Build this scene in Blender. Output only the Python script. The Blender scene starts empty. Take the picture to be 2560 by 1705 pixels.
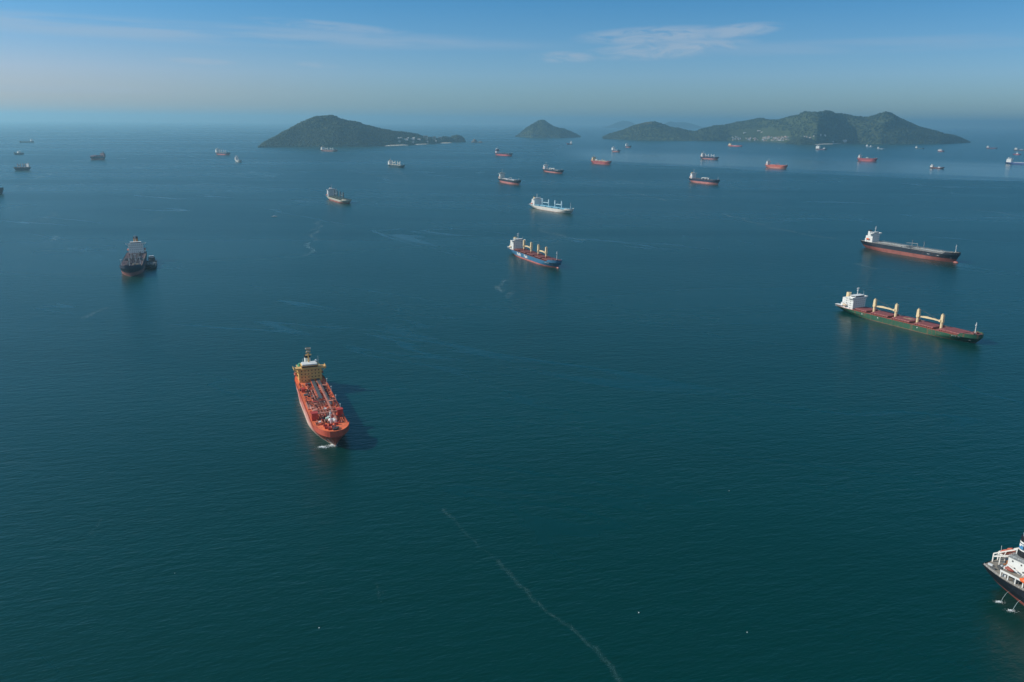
import bpy, math, random
import numpy as np
from mathutils import Vector, Matrix

random.seed(7)
rng = np.random.default_rng(11)
S = bpy.context.scene
COL = S.collection

# ------------------------------------------------------------------ camera
CAM_H = 225.0
F_PX, CX, CY = 1991.0, 1280.0, 852.5
PITCH = math.radians(15.42)
ROLL = math.radians(0.43)
cam_data = bpy.data.cameras.new("camera")
cam_data.sensor_width = 36.0
cam_data.lens = 28.0
cam_data.clip_start = 1.0
cam_data.clip_end = 300000.0
cam = bpy.data.objects.new("camera", cam_data)
COL.objects.link(cam)
CAM_M = (Matrix.Translation((0, 0, CAM_H)) @ Matrix.Rotation(math.pi/2 - PITCH, 4, 'X') @ Matrix.Rotation(ROLL, 4, 'Z'))
cam.matrix_world = CAM_M
S.camera = cam

# ------------------------------------------------------------------ sun, sky, exposure
SUN_EL, SUN_AZ = math.radians(33.0), math.radians(-88.0)      # azimuth measured from +Y towards +X
sun_dir = Vector((math.sin(SUN_AZ)*math.cos(SUN_EL), math.cos(SUN_AZ)*math.cos(SUN_EL), math.sin(SUN_EL)))
sl = bpy.data.lights.new("sun", 'SUN')
sl.energy = 4.9
sl.angle = math.radians(0.53)
sl.color = (1.0, 0.93, 0.82)
sun = bpy.data.objects.new("sun", sl)
sun.rotation_euler = sun_dir.to_track_quat('Z', 'Y').to_euler()
COL.objects.link(sun)

W = bpy.data.worlds.new("World")
S.world = W
W.use_nodes = True
nt = W.node_tree
for n in list(nt.nodes): nt.nodes.remove(n)
N = nt.nodes.new; LK = nt.links.new
def math_node(tree, op, a=None, b=None, c=None, clamp=False):
    n = tree.nodes.new('ShaderNodeMath'); n.operation = op; n.use_clamp = clamp
    for i, v in enumerate((a, b, c)):
        if v is None: continue
        if isinstance(v, (int, float)): n.inputs[i].default_value = v
        else: tree.links.new(v, n.inputs[i])
    return n.outputs[0]
def mix_color(tree, fac, a, b):
    n = tree.nodes.new('ShaderNodeMix'); n.data_type = 'RGBA'; n.clamp_factor = True
    for k, v in ((0, fac), (6, a), (7, b)):
        if isinstance(v, (int, float)): n.inputs[k].default_value = v
        elif isinstance(v, tuple): n.inputs[k].default_value = (*v[:3], 1)
        else: tree.links.new(v, n.inputs[k])
    return n.outputs[2]
def smooth(tree, v, lo, hi, t0=0.0, t1=1.0):
    n = tree.nodes.new('ShaderNodeMapRange'); n.interpolation_type = 'SMOOTHSTEP'
    tree.links.new(v, n.inputs[0])
    for i, x in enumerate((lo, hi, t0, t1)): n.inputs[i+1].default_value = x
    return n.outputs[0]
sky = N('ShaderNodeTexSky'); sky.sky_type = 'NISHITA'; sky.sun_disc = False
sky.sun_elevation = SUN_EL; sky.sun_rotation = SUN_AZ
sky.altitude = 200; sky.air_density = 1.0; sky.dust_density = 0.4; sky.ozone_density = 3.0
tc = N('ShaderNodeTexCoord'); sep = N('ShaderNodeSeparateXYZ'); LK(tc.outputs['Generated'], sep.inputs[0])
az = math_node(nt, 'MULTIPLY', math_node(nt, 'ARCTAN2', sep.outputs[0], sep.outputs[1]), 57.2958)
el = math_node(nt, 'MULTIPLY', math_node(nt, 'ARCSINE', sep.outputs[2]), 57.2958)
# wisps of cirrus, kept in (azimuth, elevation) degrees
cxy = N('ShaderNodeCombineXYZ'); LK(az, cxy.inputs[0]); LK(el, cxy.inputs[1])
def world_noise(sx, sy, rot, detail, rough, seed, dist=0.0):
    mp = N('ShaderNodeMapping'); LK(cxy.outputs[0], mp.inputs[0])
    mp.inputs['Scale'].default_value = (sx, sy, 1); mp.inputs['Rotation'].default_value = (0, 0, rot)
    mp.inputs['Location'].default_value = (seed, seed*1.7, seed*0.3)
    t = N('ShaderNodeTexNoise'); LK(mp.outputs[0], t.inputs['Vector'])
    t.inputs['Scale'].default_value = 1.0; t.inputs['Detail'].default_value = detail
    t.inputs['Roughness'].default_value = rough; t.inputs['Distortion'].default_value = dist
    return t.outputs['Fac']
def patch(a0, e0, wa, we, tilt=0.0):
    da = math_node(nt, 'SUBTRACT', az, a0)
    de = math_node(nt, 'SUBTRACT', math_node(nt, 'SUBTRACT', el, e0), math_node(nt, 'MULTIPLY', da, tilt))
    q = math_node(nt, 'ADD', math_node(nt, 'POWER', math_node(nt, 'ABSOLUTE', math_node(nt, 'DIVIDE', da, wa)), 2.0),
                  math_node(nt, 'POWER', math_node(nt, 'ABSOLUTE', math_node(nt, 'DIVIDE', de, we)), 2.0))
    return smooth(nt, q, 1.3, 0.0)
n1 = world_noise(0.42, 1.9, 0.10, 7, 0.62, 5.3, 0.9)
n2 = world_noise(0.10, 1.5, 0.02, 4, 0.6, 8.7, 0.2)
cl = None
for (a0, e0, wa, we, tilt, amt, nn) in ((9.6, 5.55, 5.6, 0.62, 0.03, 0.62, n1), (10.4, 4.70, 5.8, 0.66, 0.05, 0.68, n1), (14.6, 5.75, 3.0, 0.5, 0.08, 0.6, n1),
                                        (3.3, 4.2, 2.4, 0.42, 0.0, 0.6, n1), (-22, 5.25, 26, 0.7, -0.012, 0.42, n2),
                                        (-20.5, 3.55, 2.4, 0.22, -0.02, 0.42, n1), (-13.2, 3.5, 1.7, 0.20, -0.05, 0.38, n1), (-12, 5.9, 5.5, 0.35, -0.06, 0.4, n1),
                                        (-30, 1.7, 9, 0.3, 0, 0.3, n2), (22, 4.7, 18, 0.5, 0.01, 0.2, n2)):
    m = math_node(nt, 'MULTIPLY', math_node(nt, 'MULTIPLY', patch(a0, e0, wa, we, tilt), smooth(nt, nn, 0.30, 0.62)), amt)
    cl = m if cl is None else math_node(nt, 'MAXIMUM', cl, m)
bg = N('ShaderNodeBackground'); bg.inputs['Strength'].default_value = 0.08
tint = N('ShaderNodeMix'); tint.data_type = 'RGBA'; tint.blend_type = 'MULTIPLY'; tint.inputs[0].default_value = 1.0
ramp = N('ShaderNodeValToRGB'); LK(math_node(nt, 'DIVIDE', el, 20.0, clamp=True), ramp.inputs[0])
cr_ = ramp.color_ramp
for i_, (p_, c_) in enumerate(((0.0, (0.58, 0.84, 1.14)), (0.15, (0.66, 0.97, 1.37)), (0.38, (0.38, 0.88, 1.26)), (0.6, (0.15, 0.88, 1.24)), (1.0, (0.05, 0.96, 1.20)))):
    e_ = cr_.elements[i_] if i_ < 2 else cr_.elements.new(p_)
    e_.position = p_; e_.color = (*c_, 1)
LK(sky.outputs[0], tint.inputs[6]); LK(ramp.outputs[0], tint.inputs[7])
warm = N('ShaderNodeMix'); warm.data_type = 'RGBA'; warm.blend_type = 'MULTIPLY'      # milkier, warmer air towards the sun
LK(math_node(nt, 'MULTIPLY', smooth(nt, az, 0.0, -36.0), smooth(nt, el, 7.5, 1.5)), warm.inputs[0])
LK(tint.outputs[2], warm.inputs[6]); warm.inputs[7].default_value = (1.45, 0.97, 0.90, 1)
skyc = mix_color(nt, cl, warm.outputs[2], (5.0, 6.1, 7.5))
# unseen bright cloud added behind the viewpoint as fill for shaded ship fronts
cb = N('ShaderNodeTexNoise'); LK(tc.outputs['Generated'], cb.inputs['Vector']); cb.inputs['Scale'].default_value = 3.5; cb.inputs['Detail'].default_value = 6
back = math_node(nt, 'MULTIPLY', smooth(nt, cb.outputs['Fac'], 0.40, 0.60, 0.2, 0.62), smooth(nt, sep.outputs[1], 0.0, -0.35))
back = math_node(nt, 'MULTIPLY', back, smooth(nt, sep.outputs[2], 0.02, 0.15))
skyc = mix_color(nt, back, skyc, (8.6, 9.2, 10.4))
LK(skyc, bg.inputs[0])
wo = N('ShaderNodeOutputWorld'); LK(bg.outputs[0], wo.inputs[0])

S.view_settings.view_transform = 'Standard'
S.view_settings.look = 'None'
S.view_settings.exposure = 0.0
S.view_settings.gamma = 1.0
S.view_settings.use_curve_mapping = False
S.cycles.use_denoising = True
S.cycles.max_bounces = 6
S.cycles.volume_bounces = 2
S.cycles.caustics_reflective = False
S.cycles.caustics_refractive = False

# ------------------------------------------------------------------ pixel -> sea surface
RM = CAM_M.to_3x3()
def ray(px, py):
    return RM @ Vector(((px - CX)/F_PX, -(py - CY)/F_PX, -1.0))
def sea(px, py, z=0.0):
    d = ray(px, py)
    t = (z - CAM_H)/d.z
    return Vector((d.x*t, d.y*t, z))
CAM_I = CAM_M.inverted()
def proj(p):
    q = CAM_I @ Vector(p)
    return CX + F_PX*q.x/-q.z, CY - F_PX*q.y/-q.z
def at_depth(px, py, y):                    # point of the pixel's ray on the plane Y = y
    d = ray(px, py); t = y/d.y
    return Vector((d.x*t, y, CAM_H + d.z*t))

# ------------------------------------------------------------------ materials
MATS = {}
def paint(name, col, rough=0.5, var=0.12, scale=0.35, spec=0.4, rust=0.0, streak=False, metal=0.0):
    if name in MATS: return MATS[name]
    m = bpy.data.materials.new(name); m.use_nodes = True
    t = m.node_tree; b = t.nodes['Principled BSDF']
    co = t.nodes.new('ShaderNodeTexCoord')
    no = t.nodes.new('ShaderNodeTexNoise'); no.inputs['Scale'].default_value = scale
    no.inputs['Detail'].default_value = 5; no.inputs['Roughness'].default_value = 0.65
    t.links.new(co.outputs['Object'], no.inputs['Vector'])
    lo = tuple(max(0, c*(1 - var)) for c in col); hi = tuple(min(1, c*(1 + var)) for c in col)
    c = mix_color(t, smooth(t, no.outputs['Fac'], 0.3, 0.7), lo, hi)
    if rust > 0:
        mp = t.nodes.new('ShaderNodeMapping'); t.links.new(co.outputs['Object'], mp.inputs[0])
        mp.inputs['Scale'].default_value = (0.30, 0.30, 0.05) if streak else (0.25, 0.25, 0.25)
        n2 = t.nodes.new('ShaderNodeTexNoise'); n2.inputs['Scale'].default_value = 1.0
        n2.inputs['Detail'].default_value = 7; n2.inputs['Roughness'].default_value = 0.7
        t.links.new(mp.outputs[0], n2.inputs['Vector'])
        k = smooth(t, n2.outputs['Fac'], 0.66 - 0.2*rust, 0.82 - 0.2*rust, 0.0, 0.75)
        c = mix_color(t, k, c, (0.22, 0.085, 0.04))
    t.links.new(c, b.inputs['Base Color'])
    b.inputs['Roughness'].default_value = rough
    b.inputs['Specular IOR Level'].default_value = spec
    b.inputs['Metallic'].default_value = metal
    MATS[name] = m
    return m
def plain(name, col, rough=0.6): return paint(name, col, rough, 0.06, 1.0)

M_WHITE = paint('white_paint', (0.69, 0.69, 0.67), 0.45, 0.07, 0.5, rust=0.16, streak=True)
M_GREYW = paint('grey_white_paint', (0.50, 0.52, 0.54), 0.5, 0.06, 0.5)
M_CREAM = paint('cream_paint', (0.70, 0.55, 0.33), 0.5, 0.08, 0.5, rust=0.08, streak=True)
M_BUFF = paint('buff_paint', (0.62, 0.40, 0.12), 0.5, 0.08, 0.5)
M_BLACK = paint('black_paint', (0.012, 0.014, 0.018), 0.5, 0.2, 0.5)
M_GLASS = paint('window_glass', (0.02, 0.025, 0.03), 0.12, 0.1, 1.0, spec=0.6)
M_GREY = paint('grey_steel', (0.24, 0.25, 0.25), 0.6, 0.15, 0.4, rust=0.2)
M_DGREY = paint('dark_grey_steel', (0.075, 0.08, 0.085), 0.6, 0.2, 0.4)
M_ORANGE = paint('orange_lifeboat', (0.72, 0.13, 0.03), 0.4, 0.06, 0.8)
M_FOAM = plain('white_foam', (0.75, 0.80, 0.80), 0.9)
M_MID = plain('pale_foam', (0.40, 0.52, 0.54), 0.9)
M_THIN = plain('thin_foam', (0.15, 0.29, 0.30), 0.9)

# ------------------------------------------------------------------ mesh helpers
class MB:
    def __init__(s): s.v = []; s.f = []; s.m = []
    def add(s, vs, fs, mi=0):
        o = len(s.v); s.v += [tuple(v) for v in vs]
        s.f += [tuple(i + o for i in f) for f in fs]; s.m += [mi]*len(fs)
    def box(s, x0, x1, y0, y1, z0, z1, mi=0, tx=0.0, ty=0.0):
        s.add([(x0, y0, z0), (x1, y0, z0), (x1, y1, z0), (x0, y1, z0),
               (x0+tx, y0+ty, z1), (x1-tx, y0+ty, z1), (x1-tx, y1-ty, z1), (x0+tx, y1-ty, z1)],
              [(0, 3, 2, 1), (4, 5, 6, 7), (0, 1, 5, 4), (1, 2, 6, 5), (2, 3, 7, 6), (3, 0, 4, 7)], mi)
    def rod(s, a, b, r0, r1=None, n=8, mi=0):
        a = Vector(a); b = Vector(b); r1 = r0 if r1 is None else r1
        d = (b - a).normalized()
        u = d.orthogonal().normalized(); w = d.cross(u)
        vs = []
        for p, r in ((a, r0), (b, r1)):
            for i in range(n):
                t = 2*math.pi*i/n
                vs.append(p + u*(r*math.cos(t)) + w*(r*math.sin(t)))
        fs = [(i, (i+1) % n, n + (i+1) % n, n + i) for i in range(n)] + [tuple(range(n-1, -1, -1)), tuple(range(n, 2*n))]
        s.add(vs, fs, mi)
    def beam(s, a, b, w, h, w1=None, h1=None, mi=0):          # rectangular bar from a to b, up = Z
        a = Vector(a); b = Vector(b); d = (b-a).normalized()
        side = d.cross(Vector((0, 0, 1)))
        side = side.normalized() if side.length > 1e-4 else Vector((0, 1, 0))
        up = side.cross(d)
        w1 = w if w1 is None else w1; h1 = h if h1 is None else h1
        vs = []
        for p, ww, hh in ((a, w, h), (b, w1, h1)):
            for sx, sz in ((-1, -1), (1, -1), (1, 1), (-1, 1)):
                vs.append(p + side*(sx*ww/2) + up*(sz*hh/2))
        s.add(vs, [(0, 1, 2, 3), (7, 6, 5, 4), (0, 4, 5, 1), (1, 5, 6, 2), (2, 6, 7, 3), (3, 7, 4, 0)], mi)
    def ball(s, c, rx, ry, rz, nu=10, nv=6, mi=0):
        vs = [(c[0], c[1], c[2]-rz)]
        for j in range(1, nv):
            p = -math.pi/2 + math.pi*j/nv
            for i in range(nu):
                t = 2*math.pi*i/nu
                vs.append((c[0]+rx*math.cos(p)*math.cos(t), c[1]+ry*math.cos(p)*math.sin(t), c[2]+rz*math.sin(p)))
        vs.append((c[0], c[1], c[2]+rz))
        fs = [(0, 1+(i+1) % nu, 1+i) for i in range(nu)]
        for j in range(nv-2):
            for i in range(nu):
                a = 1+j*nu+i; b = 1+j*nu+(i+1) % nu
                fs.append((a, b, b+nu, a+nu))
        o = 1+(nv-2)*nu
        fs += [(o+i, o+(i+1) % nu, o+nu) for i in range(nu)]
        s.add(vs, fs, mi)
    def oval(s, cx, cy, z0, z1, rx, ry, top=1.0, n=16, mi=0, p=2.6):   # rounded-square column
        vs = []
        for z, k in ((z0, 1.0), (z1, top)):
            for i in range(n):
                t = 2*math.pi*i/n; c = math.cos(t); q = math.sin(t)
                r = (abs(c)**p + abs(q)**p)**(-1/p)
                vs.append((cx+rx*k*r*c, cy+ry*k*r*q, z))
        s.add(vs, [(i, (i+1) % n, n+(i+1) % n, n+i) for i in range(n)] + [tuple(range(n-1, -1, -1)), tuple(range(n, 2*n))], mi)
    def build(s, name, mats, parent=None, smooth_=False):
        me = bpy.data.meshes.new(name)
        me.from_pydata(s.v, [], s.f)
        if not isinstance(mats, (list, tuple)): mats = [mats]
        for m in mats: me.materials.append(m)
        me.polygons.foreach_set('material_index', s.m)
        if smooth_: me.polygons.foreach_set('use_smooth', [True]*len(s.f))
        me.update()
        o = bpy.data.objects.new(name, me)
        COL.objects.link(o)
        if parent is not None: o.parent = parent
        return o
def tag(o, label=None, cat=None, group=None, kind=None):
    if label: o['label'] = label
    if cat: o['category'] = cat
    if group: o['group'] = group
    if kind: o['kind'] = kind
    return o
def empty(name, loc, rz):
    o = bpy.data.objects.new(name, None); COL.objects.link(o)
    o.location = loc; o.rotation_euler = (0, 0, rz); o.empty_display_size = 5
    return o

# ================================================================== SETTING
# ------------------------------------------------------------------ water
R_SEA = 60000.0
def water_material():
    m = bpy.data.materials.new('sea_water'); m.use_nodes = True
    t = m.node_tree; b = t.nodes['Principled BSDF']
    co = t.nodes.new('ShaderNodeTexCoord')
    def noise(sx, sy, rot, detail, rough, dist=0.0, off=0.0):
        mp = t.nodes.new('ShaderNodeMapping'); t.links.new(co.outputs['Object'], mp.inputs[0])
        mp.vector_type = 'TEXTURE'
        mp.inputs['Rotation'].default_value = (0, 0, rot)
        mp.inputs['Scale'].default_value = (sx, sy, 1.0)
        mp.inputs['Location'].default_value = (off, off*0.7, 0)
        n = t.nodes.new('ShaderNodeTexNoise'); n.inputs['Scale'].default_value = 1.0
        n.inputs['Detail'].default_value = detail; n.inputs['Roughness'].default_value = rough
        n.inputs['Distortion'].default_value = dist
        t.links.new(mp.outputs[0], n.inputs['Vector'])
        return n.outputs['Fac']
    w1 = noise(16.0, 5.0, 0.25, 3, 0.55, 0.3)
    w2 = noise(34.0, 12.0, 0.10, 2, 0.5, 0.2, 55)
    w3 = noise(4.5, 1.8, 0.32, 2, 0.55, 0.2, 21)
    big = noise(2600.0, 620.0, 0.05, 4, 0.6, 0.6, 300)        # wind patches and slicks
    mid = noise(420.0, 60.0, -0.45, 3, 0.6, 0.5, 90)
    slick = smooth(t, big, 0.30, 0.75)
    # calm water in the lee beyond the wind line on the right of the bay
    pa, pb = sea(1330, 402), sea(2560, 455)
    dd = (pb-pa).normalized(); nn_ = Vector((-dd.y, dd.x, 0)); nn_ = nn_ if nn_.y > 0 else -nn_
    sp = t.nodes.new('ShaderNodeSeparateXYZ'); t.links.new(co.outputs['Object'], sp.inputs[0])
    lee = math_node(t, 'ADD', math_node(t, 'MULTIPLY_ADD', sp.outputs[0], nn_.x, -pa.dot(nn_)), math_node(t, 'MULTIPLY', sp.outputs[1], nn_.y))
    lee = math_node(t, 'ADD', lee, math_node(t, 'MULTIPLY', math_node(t, 'SUBTRACT', noise(900.0, 260.0, -0.6, 3, 0.55, 0.3, 410), 0.5), 900.0))
    leem = math_node(t, 'MULTIPLY', smooth(t, lee, -180.0, 380.0), smooth(t, sp.outputs[0], 100.0, 700.0))
    leem = math_node(t, 'MULTIPLY', leem, smooth(t, lee, 2600.0, 900.0, 0.35, 1.0))
    slick = math_node(t, 'MAXIMUM', math_node(t, 'MULTIPLY', slick, 0.4), leem)
    ln = math_node(t, 'ABSOLUTE', math_node(t, 'SUBTRACT', noise(1500.0, 420.0, -0.55, 4, 0.55, 1.0, 777), 0.5))
    ln = math_node(t, 'MULTIPLY', smooth(t, ln, 0.009, 0.001), smooth(t, noise(900.0, 500.0, 0.2, 3, 0.6, 0.3, 123), 0.42, 0.60))
    slick = math_node(t, 'MAXIMUM', slick, math_node(t, 'MULTIPLY', ln, 0.7))
    h = math_node(t, 'ADD', math_node(t, 'MULTIPLY', w1, 1.15), math_node(t, 'ADD', math_node(t, 'MULTIPLY', w2, 0.7), math_node(t, 'MULTIPLY', w3, 0.65)))
    bp = t.nodes.new('ShaderNodeBump'); bp.inputs['Distance'].default_value = 1.0
    amp = math_node(t, 'MULTIPLY_ADD', slick, -0.45, math_node(t, 'MULTIPLY_ADD', mid, 0.45, math_node(t, 'MULTIPLY', big, 0.75)))
    t.links.new(amp, bp.inputs['Strength'])
    t.links.new(h, bp.inputs['Height'])
    t.links.new(bp.outputs[0], b.inputs['Normal'])
    c = mix_color(t, smooth(t, big, 0.35, 0.7), (0.0001, 0.0295, 0.0252), (0.0002, 0.0365, 0.0315))
    t.links.new(c, b.inputs['Base Color'])
    t.links.new(math_node(t, 'MULTIPLY_ADD', slick, -0.15, 0.31), b.inputs['Roughness'])
    b.inputs['IOR'].default_value = 1.33
    t.links.new(math_node(t, 'MULTIPLY_ADD', slick, 0.36, math_node(t, 'MULTIPLY_ADD', mid, 0.14, 0.42)), b.inputs['Specular IOR Level'])
    return m
mb = MB()
ring_r = [0, 400, 1500, 5000, 15000, R_SEA]
nseg = 180
vs = [(0, 0, 0)]; fs = []
for r in ring_r[1:]:
    for i in range(nseg):
        a = 2*math.pi*i/nseg; vs.append((r*math.sin(a), r*math.cos(a), 0.0))
for i in range(nseg): fs.append((0, 1+(i+1) % nseg, 1+i))
for k in range(len(ring_r)-2):
    for i in range(nseg):
        a = 1+k*nseg+i; b = 1+k*nseg+(i+1) % nseg
        fs.append((a, b, b+nseg, a+nseg))
mb.add(vs, fs)
water = mb.build('water', water_material())
tag(water, 'teal green open sea of the bay with small wind ripples', 'sea', kind='structure')

# ------------------------------------------------------------------ haze (air)
HZ_TOP = 470.0
mb = MB(); mb.box(-61000, 61000, -61000, 61000, -1.0, HZ_TOP)
hm = bpy.data.materials.new('haze_air'); hm.use_nodes = True
t = hm.node_tree
for n in list(t.nodes): t.nodes.remove(n)
pv = t.nodes.new('ShaderNodeVolumePrincipled'); ou = t.nodes.new('ShaderNodeOutputMaterial')
pv.inputs['Color'].default_value = (0.41, 0.72, 0.87, 1)
pv.inputs['Density'].default_value = 5.5e-5
pv.inputs['Anisotropy'].default_value = 0.42
t.links.new(pv.outputs[0], ou.inputs['Volume'])
haze = mb.build('haze', hm)
tag(haze, 'pale blue haze hanging over the whole bay', 'haze', kind='stuff')

# ------------------------------------------------------------------ islands
def island_material(name, dark, light, dry=None):
    m = bpy.data.materials.new(name); m.use_nodes = True
    t = m.node_tree; b = t.nodes['Principled BSDF']
    co = t.nodes.new('ShaderNodeTexCoord')
    def nz(sc, d, r):
        n = t.nodes.new('ShaderNodeTexNoise'); n.inputs['Scale'].default_value = sc
        n.inputs['Detail'].default_value = d; n.inputs['Roughness'].default_value = r
        t.links.new(co.outputs['Object'], n.inputs['Vector']); return n.outputs['Fac']
    c = mix_color(t, smooth(t, nz(0.035, 3, 0.6), 0.3, 0.7), dark, light)
    if dry:
        (x0, x1, z0, z1, col) = dry
        sp = t.nodes.new('ShaderNodeSeparateXYZ'); t.links.new(co.outputs['Object'], sp.inputs[0])
        k = math_node(t, 'MULTIPLY', smooth(t, sp.outputs[2], z0, z1), smooth(t, sp.outputs[0], x1, x0))
        k = math_node(t, 'MULTIPLY', k, smooth(t, nz(0.006, 3, 0.6), 0.42, 0.62))
        c = mix_color(t, k, c, col)
    t.links.new(c, b.inputs['Base Color'])
    b.inputs['Roughness'].default_value = 0.9; b.inputs['Specular IOR Level'].default_value = 0.1
    return m
def vnoise(x, y, seed):                     # smooth value noise on arrays
    xi = np.floor(x).astype(int); yi = np.floor(y).astype(int)
    fx = x-xi; fy = y-yi
    fx = fx*fx*(3-2*fx); fy = fy*fy*(3-2*fy)
    def hsh(a, b):
        n = (a*374761393 + b*668265263 + seed*1442695041) & 0x7fffffff
        n = ((n ^ (n >> 13))*1274126177) & 0x7fffffff
        return (n & 0xffff)/65535.0
    return (hsh(xi, yi)*(1-fx)+hsh(xi+1, yi)*fx)*(1-fy)+(hsh(xi, yi+1)*(1-fx)+hsh(xi+1, yi+1)*fx)*fy
PHI = (1+5**.5)/2
ICO_V = np.array([(-1, PHI, 0), (1, PHI, 0), (-1, -PHI, 0), (1, -PHI, 0), (0, -1, PHI), (0, 1, PHI), (0, -1, -PHI), (0, 1, -PHI), (PHI, 0, -1), (PHI, 0, 1), (-PHI, 0, -1), (-PHI, 0, 1)])/math.sqrt(1+PHI*PHI)
ICO_F = np.array([(0, 11, 5), (0, 5, 1), (0, 1, 7), (0, 7, 10), (0, 10, 11), (1, 5, 9), (5, 11, 4), (11, 10, 2), (10, 7, 6), (7, 1, 8), (3, 9, 4), (3, 4, 2), (3, 2, 6), (3, 6, 8), (3, 8, 9), (4, 9, 5), (2, 4, 11), (6, 2, 10), (8, 6, 7), (9, 8, 1)])
def crowns(name, pts, radii, mat):          # many ragged tree crowns as one mass of foliage
    n = len(pts)
    R = rng.random((n, 12, 1))*0.7+0.65
    V = ICO_V[None]*R*np.asarray(radii)[:, None, None]
    V[:, :, 2] *= 0.85
    a = rng.random(n)*6.28
    ca, sa = np.cos(a)[:, None], np.sin(a)[:, None]
    X = V[:, :, 0]*ca-V[:, :, 1]*sa; Y = V[:, :, 0]*sa+V[:, :, 1]*ca
    V = np.stack([X, Y, V[:, :, 2]], 2)+np.asarray(pts)[:, None, :]
    Fc = ICO_F[None]+(np.arange(n)*12)[:, None, None]
    V = V.reshape(-1, 3); Fc = Fc.reshape(-1, 3)
    me = bpy.data.meshes.new(name)
    me.vertices.add(len(V)); me.vertices.foreach_set('co', V.astype(np.float32).ravel())
    me.loops.add(len(Fc)*3); me.loops.foreach_set('vertex_index', Fc.astype(np.int32).ravel())
    me.polygons.add(len(Fc)); me.polygons.foreach_set('loop_start', np.arange(0, len(Fc)*3, 3, dtype=np.int32))
    me.materials.append(mat); me.update(calc_edges=True)
    o = bpy.data.objects.new(name, me); COL.objects.link(o)
    return o
class Island:
    """skyline = [(px, py)...] of the ridge, shore = [(px, py)...] of the near waterline"""
    def __init__(s, skyline, shore, ratio, seed):
        s.seed = seed
        sh = [sea(*p) for p in shore]
        s.shx = np.array([p.x/p.y for p in sh]); s.shy = np.array([p.y for p in sh])
        ymean = s.shy.mean()
        x0 = ray(*skyline[0]).x/ray(*skyline[0]).y; x1 = ray(*skyline[-1]).x/ray(*skyline[-1]).y
        s.t0, s.t1 = x0, x1                              # tangents of bearing: island spans these
        s.width = (x1-x0)*ymean
        s.depth = s.width*ratio
        ts = []; hs = []
        for p in skyline:
            d = ray(*p); tt = d.x/d.y
            w = s.halfdepth(np.array([tt]))[0]
            y = np.interp(tt, s.shx, s.shy)+w
            ts.append(tt); hs.append(max(0.0, CAM_H+d.z/d.y*y))
        s.ts = np.array(ts); s.hs = np.array(hs)
        s.ymid = ymean
    def halfdepth(s, t):
        u = np.clip((t-s.t0)/(s.t1-s.t0), 0, 1)
        return s.depth*0.5*np.sqrt(np.clip(1-(2*u-1)**2, 0.0, 1))+15
    def height(s, t, q):                                # q in [-1, 1] across the ridge, -1 = near shore
        warp = q*(0.02+0.20*(vnoise(t*16, q*3+7, s.seed+5)-0.5)*2)*min(0.35, s.t1-s.t0)*np.clip(np.minimum(t-s.t0, s.t1-t)/(0.2*(s.t1-s.t0)), 0, 1)
        h = np.interp(t+warp, s.ts, s.hs)
        base = np.clip(1-np.abs(q)**1.5, 0, 1)
        y = np.interp(t, s.shx, s.shy)+s.halfdepth(t)*(1+q)
        x = t*y
        nn = vnoise(x/330, y/330, s.seed)-0.5+0.5*(vnoise(x/120, y/120, s.seed+3)-0.5)
        spur = vnoise(x/420+q*0.6, y/900, s.seed+9)-0.5
        e = np.clip(1-q*q, 0, 1)*np.clip(np.abs(q)*2.5, 0.25, 1)
        z = h*base*(1+0.0*q)+h*e*(0.20*nn+0.10*spur)
        return x, y, np.maximum(z, 0)+2.0*np.clip((1-np.abs(q))*8, 0, 1)-1.0*(np.abs(q) > 0.999)
    def terrain(s, name, mat, nt_=140, nq=36):
        T = np.linspace(s.t0, s.t1, nt_); Q = np.linspace(-1, 1, nq)
        TT, QQ = np.meshgrid(T, Q, indexing='ij')
        x, y, z = s.height(TT.ravel(), QQ.ravel())
        vs = np.stack([x, y, z], 1)
        vs[:, 2] = np.where(np.abs(QQ.ravel()) > 0.999, -0.8, vs[:, 2])
        fs = []
        for i in range(nt_-1):
            for j in range(nq-1):
                a = i*nq+j; fs.append((a, a+nq, a+nq+1, a+1))
        mb = MB(); mb.add(vs.tolist(), fs)
        return mb.build(name, mat, smooth_=True)
    def forest(s, name, mat, n, r0, r1, keep=None, sink=0.25):
        u = rng.random(n*2); q = rng.random(n*2)*1.5-1.0
        tt = s.t0+(s.t1-s.t0)*u
        x, y, z = s.height(tt, q)
        ok = (z > 2.2) & (np.abs(q) < 0.985) & (q < 0.45)
        if keep is not None: ok &= ~keep(x, y, z, tt, q)
        idx = np.nonzero(ok)[0][:n]
        r = r0+(r1-r0)*rng.random(len(idx))**1.5
        P = np.stack([x[idx], y[idx], z[idx]-r*sink], 1)
        return crowns(name, P, r, mat)
    def point(s, px, py):                               # terrain point seen at a pixel
        d = ray(px, py); tt = d.x/d.y
        best = None
        for q in np.linspace(-0.99, 0.0, 80):
            x, y, z = s.height(np.array([tt]), np.array([q]))
            if CAM_H+d.z/d.y*y[0] <= z[0]+0.3: return Vector((x[0], y[0], z[0]))
            best = Vector((x[0], y[0], z[0]))
        return best

M_FOL = island_material('forest_leaves', (0.014, 0.024, 0.016), (0.038, 0.053, 0.031))
M_EARTH = island_material('island_earth', (0.030, 0.045, 0.018), (0.07, 0.085, 0.04))
M_SAND = paint('beach_sand', (0.46, 0.42, 0.34), 0.9, 0.1, 0.05)
M_ROCK = paint('shore_rock', (0.13, 0.12, 0.105), 0.9, 0.3, 0.08)

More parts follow.
